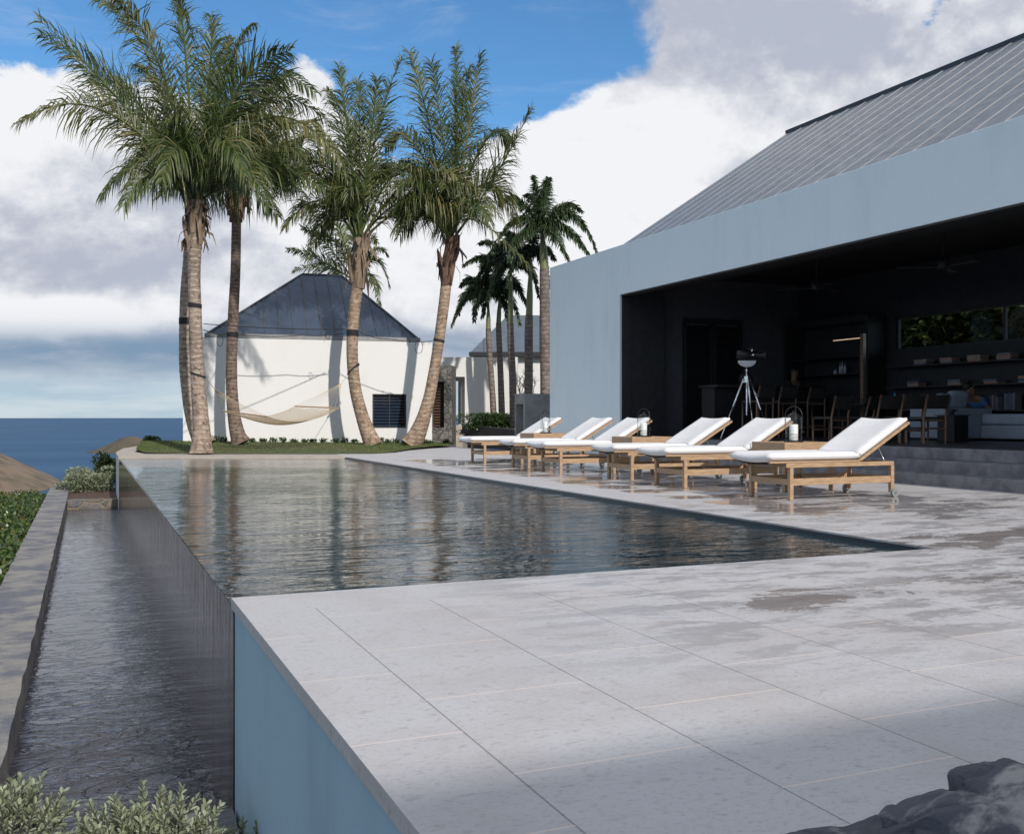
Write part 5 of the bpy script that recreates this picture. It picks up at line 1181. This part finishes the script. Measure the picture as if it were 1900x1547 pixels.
# leafless frangipani between the palms
random.seed(50); fd = 40.0
fp = thing('frangipani', at(1000, 790, fd), 'leafless forked shrub between the royal palm trunks', 'shrub'); b = MB()
def branch(p, d_, L, r_, dep):
    e = p + d_ * L; b.tube([p, (p + e) / 2 + V((rnd(-.03, .03),) * 3), e], [r_, r_ * .9, r_ * .75], 6)
    if dep > 0:
        for k in range(random.choice([2, 2, 3])):
            nd = (d_ + V((rnd(-.8, .8), rnd(-.8, .8), rnd(0, .5)))).normalized(); branch(e, nd, L * rnd(.6, .85), r_ * .72, dep - 1)
for u in (962, 1000, 1003): branch(at(u, 795, fd), V((rnd(-.2, .2), rnd(-.2, .2), 1)).normalized(), .75, .035, 4)
b.build('branches', 'bark_thin', fp)

# shrubs made of leaves
def leaf(b, p, d_, L, W_, roll=None):
    sd_ = d_.cross(UPV)
    if sd_.length < .1: sd_ = V((1, 0, 0))
    sd_.normalize()
    sd_ = Matrix.Rotation(rnd(-.8, .8) if roll is None else roll, 3, d_) @ sd_; nr = sd_.cross(d_)
    b.add([p, p + d_ * L * .35 + sd_ * W_ * .42 + nr * .04 * L, p + d_ * L * .72 + sd_ * W_ * .5 + nr * .02 * L, p + d_ * L - nr * .06 * L, p + d_ * L * .72 - sd_ * W_ * .5 + nr * .02 * L, p + d_ * L * .35 - sd_ * W_ * .42 + nr * .04 * L, p + d_ * L * .5 - nr * .03 * L],
          [(0, 1, 6), (1, 2, 6), (2, 3, 6), (3, 4, 6), (4, 5, 6), (5, 0, 6)])
def leaf4(b, p, d_, L, W_):
    sd_ = d_.cross(UPV)
    if sd_.length < .1: sd_ = V((1, 0, 0))
    sd_.normalize(); sd_ = Matrix.Rotation(rnd(-1, 1), 3, d_) @ sd_
    b.add([p, p + d_ * L * .5 + sd_ * W_ * .5, p + d_ * L, p + d_ * L * .5 - sd_ * W_ * .5], [(0, 1, 2, 3)])
def rdir(up=.0):
    while True:
        v = V((rnd(-1, 1), rnd(-1, 1), rnd(-1, 1)))
        if .05 < v.length < 1: v.normalize(); v.z += up; return v.normalized()
def shoot(b, bw, p, d_, L, nl, ls):
    pts = [p + d_ * L * k / 4 + V((rnd(-.006, .006), rnd(-.006, .006), 0)) for k in range(5)]
    bw.tube(pts, [.0045, .004, .0035, .003, .002], 5, False)
    for k in range(nl):
        t = .15 + .85 * (k + .5) / nl; q = p + d_ * L * t; a = k * 2.4; sd_ = d_.cross(V((.3, .2, 1))).normalized(); o2 = sd_.cross(d_)
        ld_ = (sd_ * math.cos(a) + o2 * math.sin(a) + d_ * (.55 + .9 * t)).normalized(); leaf(b, q, ld_, ls * rnd(.7, 1.1), ls * .36)
def silver(label, center, rad, nshoot, seedv, L=.20, ls=.043, flat=.6):
    random.seed(seedv); t = thing('shrub', V((center.x, center.y, -1.16)), label, 'shrub', 'silvery shrubs'); b, bw = MB(), MB(); root = V((center.x, center.y, -1.16))
    for k in range(nshoot):
        d0 = rdir(.35); q = center + V((d0.x * rad.x, d0.y * rad.y, d0.z * rad.z)) * rnd(.55, 1.0)
        dd = (d0 + V((rnd(-.4, .4), rnd(-.4, .4), rnd(.2, .9)))).normalized(); shoot(b, bw, q, dd, L * rnd(.6, 1.3), 26, ls)
        if k % 6 == 0: bw.tube([root + V((rnd(-.05, .05), rnd(-.05, .05), 0)), (root + q) / 2 + V((rnd(-.05, .05), rnd(-.05, .05), .0)), q], [.014, .01, .006], 6, False)
    b.build('foliage', 'silver_leaf', t); bw.build('stem', 'bark_thin', t)
silver('silvery green shrub in the lower left corner', at(10, 1610, 4.3), V((.18, .2, .2)), 95, 61)
silver('wide silvery green shrub in front of the near basin edge', at(262, 1640, 4.45), V((.33, .26, .20)), 240, 62)
silver('small silvery sprig at the foot of the shaded white wall', at(458, 1620, 4.5), V((.05, .05, .06)), 8, 63)
def bush(name, label, center, rad, n, ls, m, seedv, trunk_=True, group=None, ground=None, lumps=9):
    random.seed(seedv); gz_ = ground if ground is not None else center.z - rad.z; t = thing(name, V((center.x, center.y, gz_)), label, 'shrub', group); b = MB()
    cl = [center + V((rnd(-.7, .7) * rad.x, rnd(-.7, .7) * rad.y, rnd(-.55, .7) * rad.z)) for k in range(lumps)]
    for k in range(n):
        c = random.choice(cl); d0 = rdir(.15); q = c + V((d0.x * rad.x, d0.y * rad.y, d0.z * rad.z)) * .45 * rnd(.5, 1.05) ** .5; leaf4(b, q, (d0 + rdir() * .7).normalized(), ls * rnd(.6, 1.2), ls * .42)
    b.build('foliage', m, t); bw = MB()
    for k in range(4): bw.tube([V((center.x + rnd(-.1, .1) * rad.x, center.y, gz_)), center.lerp(random.choice(cl), .7)], [.03 * rad.x + .008, .01], 6, False)
    bw.build('stem', 'bark_thin', t); return t
bush('shrub', 'dense silvery green shrub on the stone end wall beyond the basin', at(168, 899, 27.8), V((.78, .6, .42)), 10000, .085, 'silver_leaf', 71, ground=-1.12, lumps=26)
bush('shrub', 'dark green broad leaved shrub behind the silvery shrub at the pool corner', at(201, 872, 28.8), V((.33, .4, .42)), 1300, .15, 'dark_leaf', 72, ground=-1.12)
bush('shrub', 'rounded dark bush beside the curved path, in front of the islet', at(279, 821, 37), V((.36, .4, .2)), 1500, .10, 'hedge_leaf', 73, ground=-.05)
bush('shrub', 'low dark green hedge below the royal palm trunks', at(912, 783, 36.6), V((1.15, .5, .30)), 6500, .10, 'hedge_leaf', 74, ground=.2, lumps=34)
# low plants along the pavilion wall
random.seed(80); proto = []
for k in range(3): pass
for i, u in enumerate([402, 415, 468, 487, 506, 524, 543, 562, 578, 598, 618, 637, 655, 702, 716, 730, 747, 781, 790, 822]):
    s = s_at(u); p = pv(s, -.45 - rnd(0, .15), 0)
    xr = p.x * C_ - p.y * S_; d_ = p.x * S_ + p.y * C_; p.z = lawn_z(xr, d_) - .02
    b = MB(); hgt = rnd(.14, .26) * (1.3 if i < 2 else 1)
    for k in range(70):
        dd = rdir(.7); q = p + V((rnd(-.1, .1), rnd(-.1, .1), rnd(.02, hgt * .6))); leaf4(b, q, dd, rnd(.07, .13), .045)
    b.tube([p, p + V((0, 0, hgt * .6))], .008, 5)
    tag(b.build('bedding_plant', 'hedge_leaf'), 'small green bedding plant at the foot of the white pavilion wall', 'plant', 'bedding plants along the pavilion wall')
# green bank left of the stone wall
random.seed(90); b = MB()
for k in range(30000):
    y = 8.5 + 24 * random.random() ** 1.2; x = BX0 - .02 - rnd(0, 2.6) * (1 if random.random() < .8 else .4)
    top = -1.02 + .12 * mnoise.noise(V((x * 1.3, y * 1.3, 0))) + .10 * mnoise.noise(V((x * 4, y * 4, 3))) + .10 * min(1, (BX0 - x) / .8) - .10 * max(0, BX0 - x - 1.5) - .035 * max(0, y - 17) * .6
    leaf4(b, V((x, y, top - rnd(0, .22) ** 1.0)), rdir(.5), rnd(.06, .11), .05)
tag(b.build('ground_cover', 'shrub_leaf'), kind='stuff')
# planting seen through the strip window of the living room
for i, (y, x) in enumerate([(25.6, 20.4), (22.9, 20.1), (20.4, 20.5), (17.8, 20.2)]):
    bush('garden_tree', ['leafy tree outside the left end of the strip window', 'leafy tree outside the strip window, second from the left', 'leafy tree outside the strip window, third from the left', 'leafy tree outside the right end of the strip window'][i], V((x + 4.0, y, 3.3)), V((1.5, 1.9, 1.5)), 5200, .42, 'window_leaf', 100 + i, ground=-1.2, lumps=26)

bush('garden_hedge', 'tall dark hedge beyond the trees outside the strip window', V((31, 29, 3.2)), V((1.5, 12, 4.0)), 14000, .55, 'dark_leaf', 120, ground=-1.4, lumps=60)

# ================================================================== HAMMOCK AND ROPES
hm = thing('hammock', at(515, 800, 28), 'cream rope hammock with wooden spreader bars slung between two palm trunks', 'hammock')
lb0, lb1 = at(413.5, 762.5, 27.3), at(497, 773, 26.5); rb0, rb1 = at(547, 753.5, 29.3), at(629, 757, 28.5)
apL, apR = at(400, 723.5, 26.2), at(633, 711, 29.6); stL, stR = at(379, 699, 25.6), at(648, 693, 30.3)
for a, c in ((lb0, lb1), (rb0, rb1)):
    b = MB(); b.tube([a, c], .020, 8); b.build('spreader_bar', 'teak', hm)
def hb(u, v):
    a = lb0.lerp(lb1, v); c = rb0.lerp(rb1, v); p = a.lerp(c, u); p.z -= .62 * u * (1 - u) * 4 * .52 * (.75 + .5 * math.sin(math.pi * v)); return p
NU, NV = 44, 22
b = MB()
for j in range(NV + 1): b.tube([hb(i / 16, j / NV) for i in range(17)], .0055 if j in (0, NV) else .0042, 4, False)
for k in range(-NV, NU, 1):
    pa = []; pb_ = []
    for q in range(9):
        v = q / 8; u = (k + v * NV) / NU; u2 = (k + (1 - v) * NV) / NU
        if 0 <= u <= 1: pa.append(hb(u, v))
        if 0 <= u2 <= 1: pb_.append(hb(u2, v))
    for pth in (pa, pb_):
        if len(pth) > 1: b.tube(pth, .0042, 3, False)
b.build('net', 'rope_cream', hm)
for ap, (e0, e1), st_ in ((apL, (lb0, lb1), stL), (apR, (rb0, rb1), stR)):
    b = MB(); b.tube([ap, st_], .008, 6)
    for k in range(11):
        e = e0.lerp(e1, k / 10); m_ = (ap + e) / 2 - V((0, 0, .03)); b.tube([ap, m_, e], .0045, 4, False)
    b.build('cord', 'rope_cream', hm)
def strap_ring(b, pts, d, v, w_=None, hgt=.08, tilt=0, grow=1.07):
    P = sorted(pts, key=lambda p: p[1])
    for i in range(len(P) - 1):
        if P[i][1] <= v <= P[i + 1][1]:
            f = (v - P[i][1]) / (P[i + 1][1] - P[i][1]); u = P[i][0] + (P[i + 1][0] - P[i][0]) * f; ww = P[i][2] + (P[i + 1][2] - P[i][2]) * f
    c = at(u, v, d); r_ = ww * d / F / 2 * grow; n = 20; vs = []
    for zz in (-hgt / 2, hgt / 2):
        for k in range(n):
            a = k * 2 * math.pi / n; q = V((math.cos(a) * r_, math.sin(a) * r_, 0)); vs.append(c + q + V((0, 0, zz + tilt * (q.x * C_ - q.y * S_) / r_)))
    b.add(vs, [(k, (k + 1) % n, n + (k + 1) % n, n + k) for k in range(n)]); return c, r_
b = MB(); strap_ring(b, B_tr, 25.45, 695, hgt=.05, tilt=-.06); strap_ring(b, D_tr, 30.5, 685, hgt=.06, tilt=.16); b.tube([stR, at(646, 694, 30.2)], .02, 6); b.tube([at(381, 700, 25.5), stL], .015, 6); b.build('webbing', 'black_webbing', hm, solid=.012)
def strap(pts, d, v, hgt, label, tilt=0):
    b = MB(); strap_ring(b, pts, d, v, hgt=hgt, tilt=tilt); tag(b.build('trunk_strap', 'black_webbing', solid=.015), label, 'strap', 'black straps round the palm trunks')
strap(A_tr, 27.4, 596, .18, 'wide black strap round the leftmost palm trunk'); strap(B_tr, 25.45, 567, .11, 'black strap high on the thick front palm trunk', -.02)
strap(C_tr, 29.6, 621, .15, 'black strap round the slim dark palm trunk'); strap(D_tr, 30.5, 618, .19, 'black strap round the palm that holds the hammock right end'); strap(E_tr, 30.5, 632, .07, 'thin black strap round the leaning palm trunk', -.03)
def rope(ps, label, loops=()):
    b = MB(); pts = []
    for (u0, v0, d0), (u1, v1, d1) in zip(ps[:-1], ps[1:]):
        a, c = at(u0, v0, d0), at(u1, v1, d1)
        for k in range(8): pts.append(a.lerp(c, k / 8) - V((0, 0, .05 * math.sin(math.pi * k / 8))))
    pts.append(at(*ps[-1])); b.tube(pts, .012, 6)
    for u, v, d, s in loops:
        c = at(u, v, d); b.tube([c + V((C_, -S_, 0)) * math.sin(a) * s * .6 + V((0, 0, -s + s * math.cos(a))) for a in [k * .45 for k in range(15)]], .009, 5, False)
    tag(b.build('guy_rope', 'black_webbing', smooth=True), label, 'rope', 'black guy ropes between the palms')
rope([(378, 601, 26.5), (640, 611, 30.3)], 'upper black rope from the left palm pair to the hammock palm', [(452, 613, 28.5, .05)])
rope([(378, 612, 26.5), (421, 620, 29.6), (444, 621, 29.6), (560, 622, 30.1), (642, 618, 30.4)], 'lower black rope running past the slim dark palm along the pavilion gutter', [(408, 622, 29, .16), (608, 617, 30.3, .1)])
rope([(668, 617, 30.5), (720, 629, 30.5), (803, 633, 30.5)], 'black rope between the hammock palm and the leaning palm', [(777, 632, 30.5, .2), (760, 632, 30.5, .03)])
